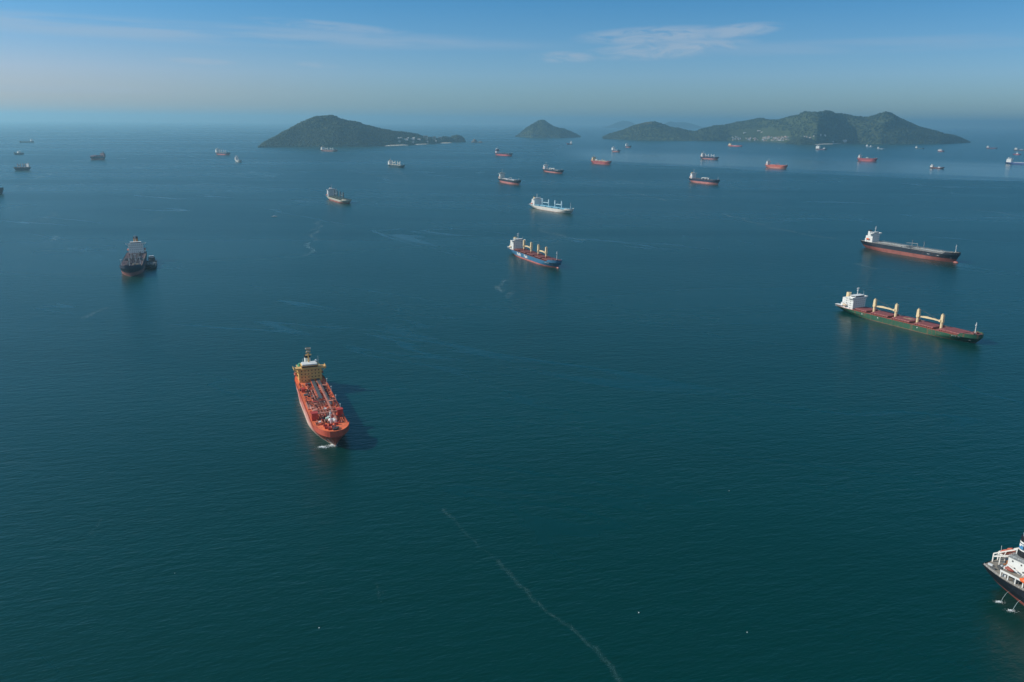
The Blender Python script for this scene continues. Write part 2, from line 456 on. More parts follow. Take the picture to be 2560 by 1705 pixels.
isl_left = Island([(648, 368), (665, 355), (700, 338), (742, 318), (775, 300), (787, 292), (812, 290), (832, 289), (850, 297), (872, 302), (895, 306), (905, 312), (930, 317), (950, 322), (985, 329), (1012, 332), (1040, 336), (1058, 342), (1085, 346), (1102, 348), (1112, 342), (1122, 345), (1130, 346), (1142, 339), (1152, 341), (1158, 347), (1162, 354)],
                  [(648, 369), (740, 367), (900, 366), (985, 364), (1030, 362), (1090, 359), (1130, 356), (1162, 355)], 0.40, 4)
o = isl_left.terrain('island', M_EARTH)
tag(o, 'green island with a long pointed hill and a low spit of buildings', 'island', kind='structure')
def keep_left(x, y, z, tt, q):
    a = ray(992, 350); b = ray(1104, 350)
    return (tt > a.x/a.y) & (tt < b.x/b.y) & (q < -0.45) & (rng.random(len(x)) < 0.72)
o = isl_left.forest('forest', M_FOL, 6500, 7, 16, keep_left)
tag(o, 'dense dark woodland covering the long pointed island', 'forest', kind='stuff')

isl_small = Island([(1290, 341), (1302, 332), (1318, 318), (1331, 311), (1344, 303), (1352, 300), (1361, 301), (1372, 309), (1384, 316), (1396, 320), (1410, 322), (1424, 328), (1438, 334), (1450, 341)],
                   [(1290, 342), (1330, 344), (1400, 344.5), (1450, 343)], 0.55, 21)
o = isl_small.terrain('island', M_EARTH, 80, 30)
tag(o, 'small wooded cone island standing alone in mid bay', 'island', kind='structure')
o = isl_small.forest('forest', M_FOL, 1700, 7, 15)
tag(o, 'dark woodland covering the small cone island', 'forest', kind='stuff')

DRY = (1300, 2600, 110, 230, (0.16, 0.135, 0.07))
M_EARTH2 = island_material('dry_hill_earth', (0.030, 0.045, 0.018), (0.07, 0.085, 0.04), (2000, 3300, 130, 260, (0.17, 0.15, 0.08)))
M_FOL2 = island_material('hill_forest_leaves', (0.014, 0.024, 0.016), (0.038, 0.053, 0.031), (2000, 3300, 130, 260, (0.12, 0.105, 0.05)))
isl_right = Island([(1508, 343), (1525, 334), (1560, 325), (1590, 314), (1612, 308), (1634, 305), (1652, 309), (1672, 317), (1696, 320), (1715, 325), (1740, 329), (1768, 322), (1792, 314), (1828, 313), (1846, 305), (1866, 302), (1888, 297), (1905, 296), (1924, 300), (1944, 301), (1965, 295), (1990, 288), (2012, 280), (2040, 281), (2072, 279), (2090, 285), (2118, 286), (2134, 290), (2160, 294), (2172, 294), (2196, 287), (2214, 282), (2226, 284), (2244, 295), (2268, 304), (2292, 316), (2330, 326), (2362, 335), (2390, 340), (2410, 349), (2424, 356)],
                   [(1508, 347), (1600, 350), (1740, 352), (1820, 352), (1900, 353), (1985, 357), (2010, 360), (2040, 361), (2110, 358), (2200, 360), (2350, 360), (2424, 357)], 0.30, 33)
o = isl_right.terrain('island', M_EARTH2, 220, 40)
tag(o, 'long island with rolling green hills and a shore village', 'island', kind='structure')
def keep_right(x, y, z, tt, q):
    a = ray(1828, 350); b = ray(1976, 350)
    c = ray(1760, 300); d_ = ray(2060, 300)
    return ((tt > a.x/a.y) & (tt < b.x/b.y) & (q < -0.60)) | ((tt > c.x/c.y) & (tt < d_.x/d_.y) & (z > 190) & (rng.random(len(x)) < 0.35))
o = isl_right.forest('forest', M_FOL2, 9500, 8, 18, keep_right)
tag(o, 'woodland spread over the long hilly island', 'forest', kind='stuff')

# wooded headland in front of the village
isl_head = Island([(1966, 357), (1978, 350), (1992, 346), (2008, 344), (2026, 347), (2036, 353), (2040, 359)],
                  [(1966, 359.5), (2000, 361), (2040, 361.5)], 0.5, 51)
o = isl_head.terrain('headland', M_EARTH, 40, 20)
tag(o, 'low wooded headland jutting out beside the shore village', 'headland', kind='structure')
o = isl_head.forest('forest', M_FOL, 500, 7, 13)
tag(o, 'trees covering the low headland beside the village', 'forest', kind='stuff')

# rock islets off the spit
M_FAR = island_material('far_hill', (0.03, 0.045, 0.02), (0.06, 0.08, 0.035))
for sk, sh, lab, sd in (([(1178, 356), (1183, 349), (1187, 347), (1191, 350), (1194, 356)], [(1178, 357), (1194, 357)], 'dark humped rock islet off the tip of the spit', 61),
                        ([(1195, 356), (1199, 353), (1203, 352.5), (1207, 356)], [(1195, 357), (1207, 357)], 'lower pale rock beside the humped islet', 62)):
    il = Island(sk, sh, 0.6, sd)
    o = il.terrain('rock_islet', M_ROCK, 24, 16); tag(o, lab, 'rock islet', kind='structure')
# faint hills beyond the horizon islands
for sk, yb, lab, sd in (([(1508, 319), (1530, 312), (1546, 305), (1558, 301), (1570, 303), (1584, 308), (1600, 313), (1625, 318)], 319.5, 'faint blue peak far behind the islands', 71),
                        ([(1640, 319), (1664, 308), (1676, 303), (1690, 306), (1708, 305), (1726, 308), (1745, 314), (1762, 320), (1775, 324)], 321.0, 'faint blue ridge fading far behind the long island', 72)):
    il = Island(sk, [(sk[0][0], yb), (sk[-1][0], yb)], 0.3, sd)
    o = il.terrain('hill', M_FAR, 70, 18); tag(o, lab, 'hill', kind='structure')

# beaches
def strip(name, isl, pts, width, mat, label):
    mb = MB(); n = 24
    P = []
    for k in range(n):
        f = k/(n-1)
        px = pts[0][0]+(pts[1][0]-pts[0][0])*f; py = pts[0][1]+(pts[1][1]-pts[0][1])*f
        w = width*math.sin(math.pi*min(1, max(0.05, f)))**0.5*(0.75+0.5*random.random())
        a = sea(px, py); d = Vector((a.x, a.y, 0)).normalized()
        P.append((a-d*w*0.75, a+d*12))
    vs = []
    for k, (a, b) in enumerate(P):
        w_ = min(1.0, 0.25+4*min(k, n-1-k)/n); vs += [(a.x, a.y, 0.05), (a.x+(b.x-a.x)*0.4, a.y+(b.y-a.y)*0.4, 4.5*w_), (b.x, b.y, 8.0*w_)]
    fs = []
    for k in range(n-1):
        a = 3*k; fs += [(a, a+3, a+4, a+1), (a+1, a+4, a+5, a+2)]
    mb.add(vs, fs); o = mb.build(name, mat); tag(o, label, 'beach', kind='structure')
strip('beach', isl_left, ((962, 365.2), (1022, 363.0)), 80, M_SAND, 'pale sand beach below the resort roofs')
strip('beach', isl_left, ((1036, 362.4), (1072, 360.6)), 75, M_SAND, 'short sand beach under the two pale blocks')
strip('beach', isl_left, ((1100, 358.6), (1131, 357.6)), 75, M_SAND, 'sand beach at the end of the wooded spit')
strip('beach', isl_right, ((2036, 362.0), (2104, 359.2)), 95, M_SAND, 'long sand strip right of the wooded headland')

# ------------------------------------------------------------------ houses on the islands
def house(name, loc, w, d, h, wall, roof, rz, flat=False):
    """single house: walls with pitched (or flat) roof, two materials in one small mesh"""
    mb = MB(); mb.box(-w/2, w/2, -d/2, d/2, -4, h, 0)
    e = 0.5
    if flat:
        mb.box(-w/2-e, w/2+e, -d/2-e, d/2+e, h+0.01, h+0.8, 1)
    else:
        r = d*0.30
        vs = [(-w/2-e, -d/2-e, h-0.1), (w/2+e, -d/2-e, h-0.1), (w/2+e, d/2+e, h-0.1), (-w/2-e, d/2+e, h-0.1), (-w/2+0.5, 0, h+r), (w/2-0.5, 0, h+r)]
        mb.add(vs, [(0, 3, 2, 1), (0, 1, 5, 4), (2, 3, 4, 5), (1, 2, 5), (3, 0, 4)], 1)
    o = mb.build(name, [wall, roof]); o.location = loc; o.rotation_euler = (0, 0, rz)
    return o
WALLS = [plain('wall_white', (0.56, 0.56, 0.54)), plain('wall_cream', (0.50, 0.44, 0.35)), plain('wall_pink', (0.60, 0.38, 0.32)), plain('wall_blue', (0.35, 0.48, 0.58))]
ROOFS = [plain('roof_tin', (0.55, 0.56, 0.56)), plain('roof_red', (0.36, 0.13, 0.09)), plain('roof_rust', (0.30, 0.20, 0.15)), plain('roof_pale', (0.56, 0.54, 0.50))]
def cluster(n, x0, x1, y0, y1, isl, label, group, name='house', wmin=9, wmax=17):
    for k in range(n):
        px = x0+(x1-x0)*random.random(); py = y0+(y1-y0)*random.random()
        p = isl.point(px, py)
        o = house(name, (p.x, p.y, max(p.z, 2.0)), random.uniform(wmin, wmax), random.uniform(8, 13), random.uniform(5, 10),
                  WALLS[random.choice((0, 0, 1, 2, 3))], ROOFS[random.choice((0, 1, 1, 2, 3))], random.uniform(-0.5, 0.5), random.random() < 0.25)
        tag(o, label, 'house', group)
cluster(84, 1906, 1972, 342, 352.5, isl_right, 'small pale house packed in the main shore village beside the headland', 'houses of the main shore village')
cluster(18, 1862, 1895, 346, 351.5, isl_right, 'small pale house in the loose row left of the main village', 'houses left of the main village')
cluster(16, 1830, 1856, 343, 350.5, isl_right, 'small pale house at the far left end of the village shore', 'houses at the left end of the shore')
cluster(9, 2012, 2032, 342.5, 347.5, isl_right, 'small house on the slope just behind the headland', 'houses behind the headland')
def landmark(px, py, isl, w, d, h, wi, ri, rz, label, name='house', cat='house', flat=False):
    p = isl.point(px, py)
    o = house(name, (p.x, p.y, max(p.z, 1.5)), w, d, h, WALLS[wi], ROOFS[ri], rz, flat); tag(o, label, cat); return o
landmark(1862, 334, isl_right, 30, 14, 9, 0, 0, 0.1, 'white hillside house alone above the left shore houses')
landmark(1897, 329, isl_right, 40, 16, 9, 0, 3, 0.0, 'long pale building highest on the slope above the village', 'long_building', 'building')
landmark(1905, 332, isl_right, 26, 14, 8, 1, 0, 0.2, 'small pale house just below the highest long building')
landmark(2051, 341, isl_right, 16, 14, 22, 0, 3, 0.1, 'tall white house on the slope above the sand strip', flat=True)
landmark(2062, 341, isl_right, 22, 14, 13, 0, 0, 0.1, 'low white house right of the tall white house')
landmark(2035, 342, isl_right, 16, 12, 8, 1, 0, 0.1, 'small cream house left of the tall white house')
landmark(2110, 355.5, isl_right, 55, 26, 20, 0, 3, 0.1, 'big white building at the right end of the sand strip', 'white_building', 'building')
landmark(2082, 356.5, isl_right, 18, 12, 7, 0, 0, 0.1, 'small white hut on the long sand strip', 'beach_hut', 'hut')
for px, py, w, h, lab in ((1014, 350.5, 46, 9, 'leftmost wide pale resort roof on the spit'), (1030, 350, 50, 10, 'middle wide pale resort roof on the spit'), (1046, 350, 42, 7, 'flat grey resort roof left of the pale block'),
                          (1032, 357, 24, 8, 'small white beach house on the spit shore'), (1067, 356, 28, 9, 'pale round-roofed beach house under the pale block'), (998, 355, 22, 6, 'leftmost low hut among the spit trees'),
                          (1020, 346.5, 20, 7, 'upper hut behind the leftmost wide roof'), (1034, 346.5, 24, 7, 'upper hut behind the middle wide roof'), (996, 346.5, 18, 6, 'upper hut at the left end of the resort row'), (1003, 346.5, 18, 6, 'second upper hut in the resort row'), (1090, 356, 14, 14, 'narrow white kiosk below the wide pale block')):
    landmark(px, py, isl_left, w, 16, h, 0, 3 if w > 20 else 0, 0.0, lab, 'resort_house')
def block(px, py, isl, w, d, h, label, gap):
    p = isl.point(px, py)
    e = empty('apartment_block', (p.x, p.y, max(1.5, p.z)), 0.05)
    tag(e, label, 'apartment block')
    mb = MB(); mb.box(-w/2, w/2, -d/2, d/2, -4, h); mb.build('wall', WALLS[1], e)
    mb = MB(); mb.box(-w/2-1, w/2+1, -d/2-1, d/2+1, h+0.02, h+1.2); mb.build('roof', ROOFS[3], e)
    for i in range(5):
        mb = MB(); z = h*(0.12+0.17*i); mb.box(-w/2+gap, w/2-gap, -d/2-0.6, -d/2-0.05, z, z+h*0.09); mb.build('window_row', M_GLASS, e)
block(1064, 348, isl_left, 46, 20, 34, 'tall pale apartment block on the spit', 8)
block(1086, 349, isl_left, 30, 20, 32, 'pale apartment block nearest the end trees of the spit', 5)
block(1100, 349, isl_left, 40, 20, 26, 'lower grey apartment block touching the end trees of the spit', 4)

# ================================================================== SHIPS
def lerp(a, b, f): return a+(b-a)*f
class Hull:
    def __init__(s, L, B, D, rake=6, over=7, fc=2.6, fcl=0.10, bul=1.2, poop=0.0, popl=0.16, full=0.5, fine=0.35, ent=0.28):
        s.L, s.B, s.D, s.rake, s.over, s.fc, s.fcl, s.bul, s.poop, s.popl, s.full, s.fine, s.ent = L, B, D, rake, over, fc, fcl, bul, poop, popl, full, fine, ent
    def zdeck(s, x):
        z = s.D
        u = (s.L/2-x)/s.L
        if s.fc: z += s.fc*min(1, max(0, (s.fcl*1.06-u)/(s.fcl*0.06)))
        z += max(0, 1-u/0.25)**2*1.0
        v = (x+s.L/2)/s.L
        if s.poop: z += s.poop*min(1, max(0, (s.popl*1.04-v)/(s.popl*0.06)))
        return z
    def ends(s, z):
        f = min(1, max(0, z/s.D))
        return -s.L/2+s.over*(1-f)**1.3, s.L/2-s.rake*(1-f)
    def half(s, x, z):
        f = min(1, max(0, z/s.D))
        xs, xb = s.ends(z)
        b = 1.0
        le = s.L*lerp(s.ent, 0.15, f); lr = s.L*lerp(0.30, 0.13, f); tw = lerp(0.05, 0.62, f**0.8)
        d = xb-x
        if d < le:
            u = max(0, d/le); b *= (1-(1-u)**2)**lerp(s.full+s.fine, s.full, f)
        d = x-xs
        if d < lr:
            u = max(0, d/lr); b *= tw+(1-tw)*(1-(1-u)**2)
        return b*s.B/2
    def mesh(s, boot, mats, parent, nst=56):
        mb = MB()
        st = [0.5-0.5*math.cos(math.pi*i/(nst-1)) for i in range(nst)]
        st = [0.6*a+0.4*i/(nst-1) for i, a in enumerate(st)]
        levels = [-2.0, 0.0]+([boot*0.5, boot] if boot > 0 else [])+[lerp(max(boot, 0), s.D, 0.5), s.D, 'top']
        rows = []
        for lv in levels:
            z = s.D if lv == 'top' else lv
            xs, xb = s.ends(max(0, z))
            row = []
            for u in st:
                x = xs+(xb-xs)*u
                zz = (s.zdeck(x)+(s.bul if (s.L/2-x)/s.L < s.fcl*1.02 else 0.35)) if lv == 'top' else lv
                row.append((x, s.half(x, max(0, z)), zz))
            rows.append(row)
        for side in (-1, 1):
            o = len(mb.v)
            for row in rows: mb.v += [(x, side*y, z) for x, y, z in row]
            for k in range(len(levels)-1):
                mi = 1 if (boot > 0 and levels[k+1] != 'top' and levels[k+1] <= boot+1e-6) else 0
                for i in range(nst-1):
                    a = o+k*nst+i; q = (a, a+1, a+1+nst, a+nst)
                    mb.f.append(q if side < 0 else q[::-1]); mb.m.append(mi)
        n1 = len(levels)*nst
        for k in range(len(levels)-1):                       # transom
            mi = 1 if (boot > 0 and levels[k+1] != 'top' and levels[k+1] <= boot+1e-6) else 0
            a, b = k*nst, n1+k*nst
            mb.f.append((b, a, a+nst, b+nst)[::-1]); mb.m.append(mi)
        return mb.build('hull', mats, parent, smooth_=False)
    def deck(s, mat, parent, nst=70):
        mb = MB(); vs = []; fs = []
        for i in range(nst):
            x = -s.L/2+s.L*(0.001+0.9975*i/(nst-1)); y = s.half(x, s.D)*0.985; z = s.zdeck(x)
            vs += [(x, -y, z), (x, y, z)]
        for i in range(nst-1):
            a = 2*i; fs.append((a, a+2, a+3, a+1))
        mb.add(vs, fs); return mb.build('deck', mat, parent)

def place(stern, bow, rake, over):
    """ship position, heading and LOA from the two ends of its waterline in the photo"""
    a = sea(*stern); b = sea(*bow)
    d = b-a; ln = d.length; d.normalize()
    L = ln+rake+over
    mid = (a+b)/2+d*((rake-over)/2)
    return mid, math.atan2(d.y, d.x), L
def place_h(xs, xb, y, deg, rake=0, over=0):
    """the same for far ships, from their two ends in x and a heading"""
    m = sea((xs+xb)/2, y); th = math.radians(deg)
    d = Vector((math.cos(th), math.sin(th), 0))
    lo, hi = 5, 900
    for _ in range(40):
        L = (lo+hi)/2
        w = proj(m+d*L/2)[0]-proj(m-d*L/2)[0]
        if abs(w) < abs(xb-xs): lo = L
        else: hi = L
    return m, th, L

SHIPLOG = []
def ship(label, cat, group, pos, hullc, bootc=None, boot=0, deckc=None, name='ship', B=None, D=10, lod=1, rust=0.3,
         rake=6, over=7, fc=2.6, poop=0.0, housec=None, **k):
    loc, th, L = pos
    B = B or L*0.165
    root = empty(name, (loc.x, loc.y, 0.0), th)
    tag(root, label, cat, group)
    H = Hull(L, B, D, rake, over, fc=fc, poop=poop, **k)
    hm_ = paint('hull_%d_%d_%d_%d' % (*[int(c*999) for c in hullc], int(rust*100)), hullc, 0.45, 0.12, 0.15, rust=rust, streak=True)
    bm_ = paint('boot_%d_%d_%d' % tuple(int(c*999) for c in (bootc or hullc)), bootc or hullc, 0.6, 0.18, 0.15, rust=0.25, streak=True)
    H.mesh(boot, [hm_, bm_], root, 56 if lod > 0 else 30)
    dm = paint('deck_%d_%d_%d' % tuple(int(c*999) for c in (deckc or hullc)), deckc or hullc, 0.7, 0.2, 0.25, rust=0.2)
    H.deck(dm, root)
    SHIPLOG.append((label, round(L), round(math.degrees(th)), round(math.hypot(loc.x, loc.y))))
    return root, H, dm

def accommodation(root, H, x0, x1, w, h, mat, wing=None, wheel=None, glass=True, steps=True, ntier=4, windows=0, sidewin=0, wingmat=None, monkey=None):
    """stern house: block with deck edges, bridge wings, wheelhouse; returns roof height"""
    z0 = H.zdeck((x0+x1)/2)-0.02
    wing = wing or H.B*0.98
    th = h/ntier
    mb = MB()
    for i in range(ntier):
        ins = 0.35*i if steps else 0
        mb.box(x0+ins*0.6, x1-0.02*i, -w/2+ins*0.25, w/2-ins*0.25, z0+th*i, z0+th*(i+1)-0.28)
        mb.box(x0+ins*0.6-0.4, x1+0.25, -w/2+ins*0.25-0.45, w/2-ins*0.25+0.45, z0+th*(i+1)-0.275, z0+th*(i+1)-0.005)
    sup = mb.build('superstructure', mat, root)
    zt = z0+h
    mb = MB()                                                  # bridge wings
    xb0, xb1 = lerp(x0, x1, 0.45), x1+0.6
    mb.box(xb0, xb1, -wing/2, wing/2, zt, zt+0.3)
    for sg in (-1, 1):
        ya, yb = sorted((sg*wing/2, sg*(wing/2-(wing-w*0.75)/2)))
        mb.box(xb1-0.25, xb1+0.02, ya, yb, zt+0.305, zt+1.4)
        mb.box(xb0, xb1-0.26, *sorted((sg*wing/2, sg*(wing/2-0.25))), zt+0.305, zt+1.4)
        mb.beam((xb1-0.8, sg*w/2*0.99, zt-3.0), (xb1-0.8, sg*wing/2*0.97, zt-0.05), 0.35, 0.35)
    mb.build('bridge_wing', wingmat or mat, sup)
    wz = zt+0.3
    ww = w*0.72
    mb = MB()
    mb.box(xb0+0.3, xb1-0.7, -ww/2, ww/2, wz+0.005, wz+2.6)
    mb.box(xb0, xb1-0.3, -ww/2-0.35, ww/2+0.35, wz+2.605, wz+2.95)
    wh = mb.build('wheelhouse', monkey or mat, sup)
    if glass:
        mb = MB(); mb.box(xb1-0.695, xb1-0.62, -ww/2+0.3, ww/2-0.3, wz+1.15, wz+2.2)
        for sg in (-1, 1): mb.box(xb0+1.0, xb1-0.9, *sorted((sg*ww/2+sg*0.003, sg*ww/2+sg*0.07)), wz+1.15, wz+2.2)
        mb.build('bridge_window', M_GLASS, sup)
    for i in range(ntier):
        zc = z0+th*(i+0.52)
        for j in range(windows):
            y = (-0.5+(j+0.5)/windows)*w*0.9
            mb = MB(); mb.box(x1+0.003, x1+0.06, y-0.42, y+0.42, zc-0.48, zc+0.48); mb.build('window', M_GLASS, sup)
        for j in range(sidewin):
            x = lerp(x0, x1, (j+0.7)/(sidewin+0.4))
            mb = MB(); yy = -w/2+0.25*0.35*i*(1 if steps else 0)
            mb.box(x-0.42, x+0.42, yy-0.06, yy-0.003, zc-0.48, zc+0.48); mb.build('window', M_GLASS, sup)
    return sup, wz+2.95, z0
def funnel(root, cx, cy, z0, h, rx, ry, mat, cap=M_BLACK, caph=1.6, top=0.9, pipes=True, base=None):
    mb = MB(); mb.oval(cx, cy, z0, z0+h, rx, ry, top)
    f = mb.build('funnel', mat, root, smooth_=False)
    if cap:
        mb = MB(); mb.oval(cx, cy, z0+h+0.005, z0+h+caph, rx*top*1.03, ry*top*1.03, 0.97); mb.build('funnel_cap', cap, f)
    if pipes:
        zz = z0+h+(caph if cap else 0)
        for dx, dy in ((0.3, 0.2), (-0.2, -0.25), (-0.3, 0.3)):
            mb = MB(); mb.rod((cx+dx*rx, cy+dy*ry, zz-0.3), (cx+dx*rx-0.3, cy+dy*ry, zz+1.1), 0.28); mb.build('exhaust_pipe', M_DGREY, f)
    return f
def mast(root, x, y, z, h, mat, arms=((0.55, 3.0), (0.78, 4.0)), r=0.35, name='radar_mast', tip=True, lean=0.0):
    mb = MB(); mb.rod((x, y, z), (x+lean, y, z+h*0.82), r, r*0.6)
    if tip: mb.rod((x+lean, y, z+h*0.8), (x+lean, y, z+h), r*0.35, r*0.2, 6)
    for f, w in arms:
        zz = z+h*f; xx = x+lean*f
        mb.box(xx-0.5, xx+0.9, y-w/2, y+w/2, zz, zz+0.35)
        mb.rod((xx+0.5, y, zz+0.36), (xx+0.5, y, zz+1.1), 0.18)
        mb.box(xx+0.3, xx+0.7, y-w*0.42, y+w*0.42, zz+1.105, zz+1.45)
    return mb.build(name, mat, root)
def crane(root, x, z, h, r, jib, mat, yoff=0.0, side=0.0, jmat=None, rise=0.0, ped=None):
    """deck crane: pedestal, slewing ring, cab house, twin jib resting along the ship"""
    mb = MB(); mb.rod((x, yoff, z), (x, yoff, z+h*0.45), r*0.92, r*0.88, 14); mb.rod((x, yoff, z+h*0.45+0.005), (x, yoff, z+h*0.45+0.5), r*1.3, r*1.3, 14)
    c = mb.build('crane', mat, root)
    if ped: mb = MB(); mb.rod((x, yoff, z-0.02), (x, yoff, z+h*0.22), r*1.12, r*1.08, 14); mb.build('crane_pedestal', ped, c)
    mb = MB(); mb.box(x-r*0.95, x+r*0.95, yoff-r*0.95, yoff+r*0.95, z+h*0.45+0.51, z+h, 0, r*0.18, r*0.12)
    mb.box(x-r*0.4, x-r*0.1, yoff-r*0.5, yoff-r*0.2, z+h+0.005, z+h+1.2); mb.box(x-r*0.4, x-r*0.1, yoff+r*0.2, yoff+r*0.5, z+h+0.005, z+h+1.2)
    sg = 1 if jib >= 0 else -1
    mb.box(*sorted((x+sg*r*0.3, x+sg*r*1.5)), yoff-r*1.5, yoff-r*0.98, z+h*0.45+0.6, z+h*0.45+3.0)
    mb.build('crane_house', mat, c)
    if jib:
        mb = MB()
        a = Vector((x+sg*r*1.0, yoff+side, z+h*0.45+1.2)); b = Vector((x+jib, yoff+side, z+h*0.45+0.9+rise)); m_ = a.lerp(b, 0.35); m_.z += 0.8
        for dy in (-r*0.42, r*0.42):
            o_ = Vector((0, dy, 0)); o2 = Vector((0, dy*0.5, 0))
            mb.beam(a+o_, m_+o_, 0.55, 0.8, 0.6, 1.5); mb.beam(m_+o_, b+o2, 0.6, 1.5, 0.5, 0.8)
        for f in (0.15, 0.35, 0.55, 0.75, 0.93):
            p = (a.lerp(m_, f/0.35) if f < 0.35 else m_.lerp(b, (f-0.35)/0.65)); mb.beam(p+Vector((0, -r*0.4, 0)), p+Vector((0, r*0.4, 0)), 0.5, 0.4)
        mb.build('jib', jmat or mat, c)
        mb = MB()
        for dy in (-0.5, 0.5): mb.rod((x, yoff+dy, z+h+1.0), b+Vector((0, dy, 0.4)), 0.07, 0.07, 5)
        mb.build('hoist_wire', M_DGREY, c)
    return c
def hatch(root, x0, x1, w, z, mat, coam=1.2, hh=1.0, folds=4, cmat=None):
    mb = MB(); mb.box(x0+0.5, x1-0.5, -w/2+0.5, w/2-0.5, z-0.05, z+coam, 1)
    n = folds; dx = (x1-x0)/n
    for i in range(n): mb.box(x0+dx*i+0.12, x0+dx*(i+1)-0.12, -w/2, w/2, z+coam+0.005, z+coam+hh, 0, 0.15, 0.3)
    k = int((x1-x0)/2.2)
    for i in range(k):
        xx = x0+1+(x1-x0-2)*i/(k-1)
        for sg in (-1, 1): mb.box(xx-0.15, xx+0.15, *sorted((sg*(w/2-0.49), sg*(w/2+0.35))), z-0.03, z+coam*0.9, 1)
    return mb.build('hatch_cover', [mat, cmat or mat], root)
def lifeboat(root, x, y, z, l, mat=M_ORANGE, davit=True, dmat=None):
    mb = MB(); mb.ball((x, y, z), l/2, l*0.19, l*0.17, 12, 8); mb.box(x-l*0.30, x+l*0.15, y-l*0.11, y+l*0.11, z+l*0.10, z+l*0.24, 0, l*0.05, l*0.03)
    b = mb.build('lifeboat', mat, root)
    if davit:
        mb = MB(); sg = 1 if y > 0 else -1
        for dx in (-l*0.35, l*0.35):
            mb.beam((x+dx, y-sg*2.0, z-2.2), (x+dx, y-sg*1.6, z+2.2), 0.4, 0.4); mb.beam((x+dx, y-sg*1.7, z+2.2), (x+dx, y+sg*0.4, z+2.0), 0.35, 0.35)
        mb.build('davit', dmat or M_WHITE, b)
    return b
def deck_rail(root, H, x0, x1, mat, step=2.6, hgt=1.1, inset=0.94, sides=(-1, 1)):
    mb = MB()
    for sg in sides:
        pts = []
        n = max(2, int((x1-x0)/step))
        for i in range(n+1):
            x = x0+(x1-x0)*i/n; pts.append(Vector((x, sg*H.half(x, H.D)*inset, H.zdeck(x))))
        for p in pts: mb.rod(p, p+Vector((0, 0, hgt)), 0.05, 0.05, 4)
        for a, b in zip(pts, pts[1:]):
            for f in (0.5, 1.0): mb.rod(a+Vector((0, 0, hgt*f)), b+Vector((0, 0, hgt*f)), 0.045, 0.045, 4)
    return mb.build('railing', mat, root)
def winches(root, H, n, mat, x0, x1, w):
    for i in range(n):
        x = random.uniform(x0, x1); y = random.uniform(-1, 1)*w/2*max(0.2, min(1, (H.L/2-x)/(H.L*0.10)))
        z = H.zdeck(x)
        mb = MB(); mb.box(x-0.9, x+0.9, y-1.1, y+1.1, z-0.02, z+0.4); mb.rod((x, y-1.0, z+0.9), (x, y+1.0, z+0.9), 0.65, 0.65, 10); mb.rod((x+0.1, y-1.5, z+0.9), (x+0.1, y-1.05, z+0.9), 0.9, 0.9, 10); mb.rod((x+0.1, y+1.05, z+0.9), (x+0.1, y+1.4, z+0.9), 0.9, 0.9, 10)
        mb.build('winch', mat, root)
def bulb(root, H, mat, r=2.6, z=0.0, l=6):
    xs, xb = H.ends(0)
    mb = MB(); mb.ball((xb+0.3, 0, z), l, r*0.75, r, 12, 8); return mb.build('bulbous_bow', mat, root, True)
def anchor(root, H, side, zf=0.62, mat=M_DGREY):
    z = H.D*zf; xs, xb = H.ends(z); x = xb-H.L*0.035
    y = side*(H.half(x, z)+0.25)
    mb = MB(); mb.rod((x, y, z+1.4), (x, y+side*0.2, z-0.9), 0.28, 0.28, 6); mb.beam((x-1.2, y+side*0.2, z-0.6), (x+1.2, y+side*0.2, z-0.6), 0.5, 0.5); mb.rod((x-1.15, y+side*0.25, z-0.6), (x-1.25, y+side*0.3, z+0.6), 0.25, 0.12, 6); mb.rod((x+1.15, y+side*0.25, z-0.6), (x+1.25, y+side*0.3, z+0.6), 0.25, 0.12, 6)
    mb.build('anchor', mat, root)
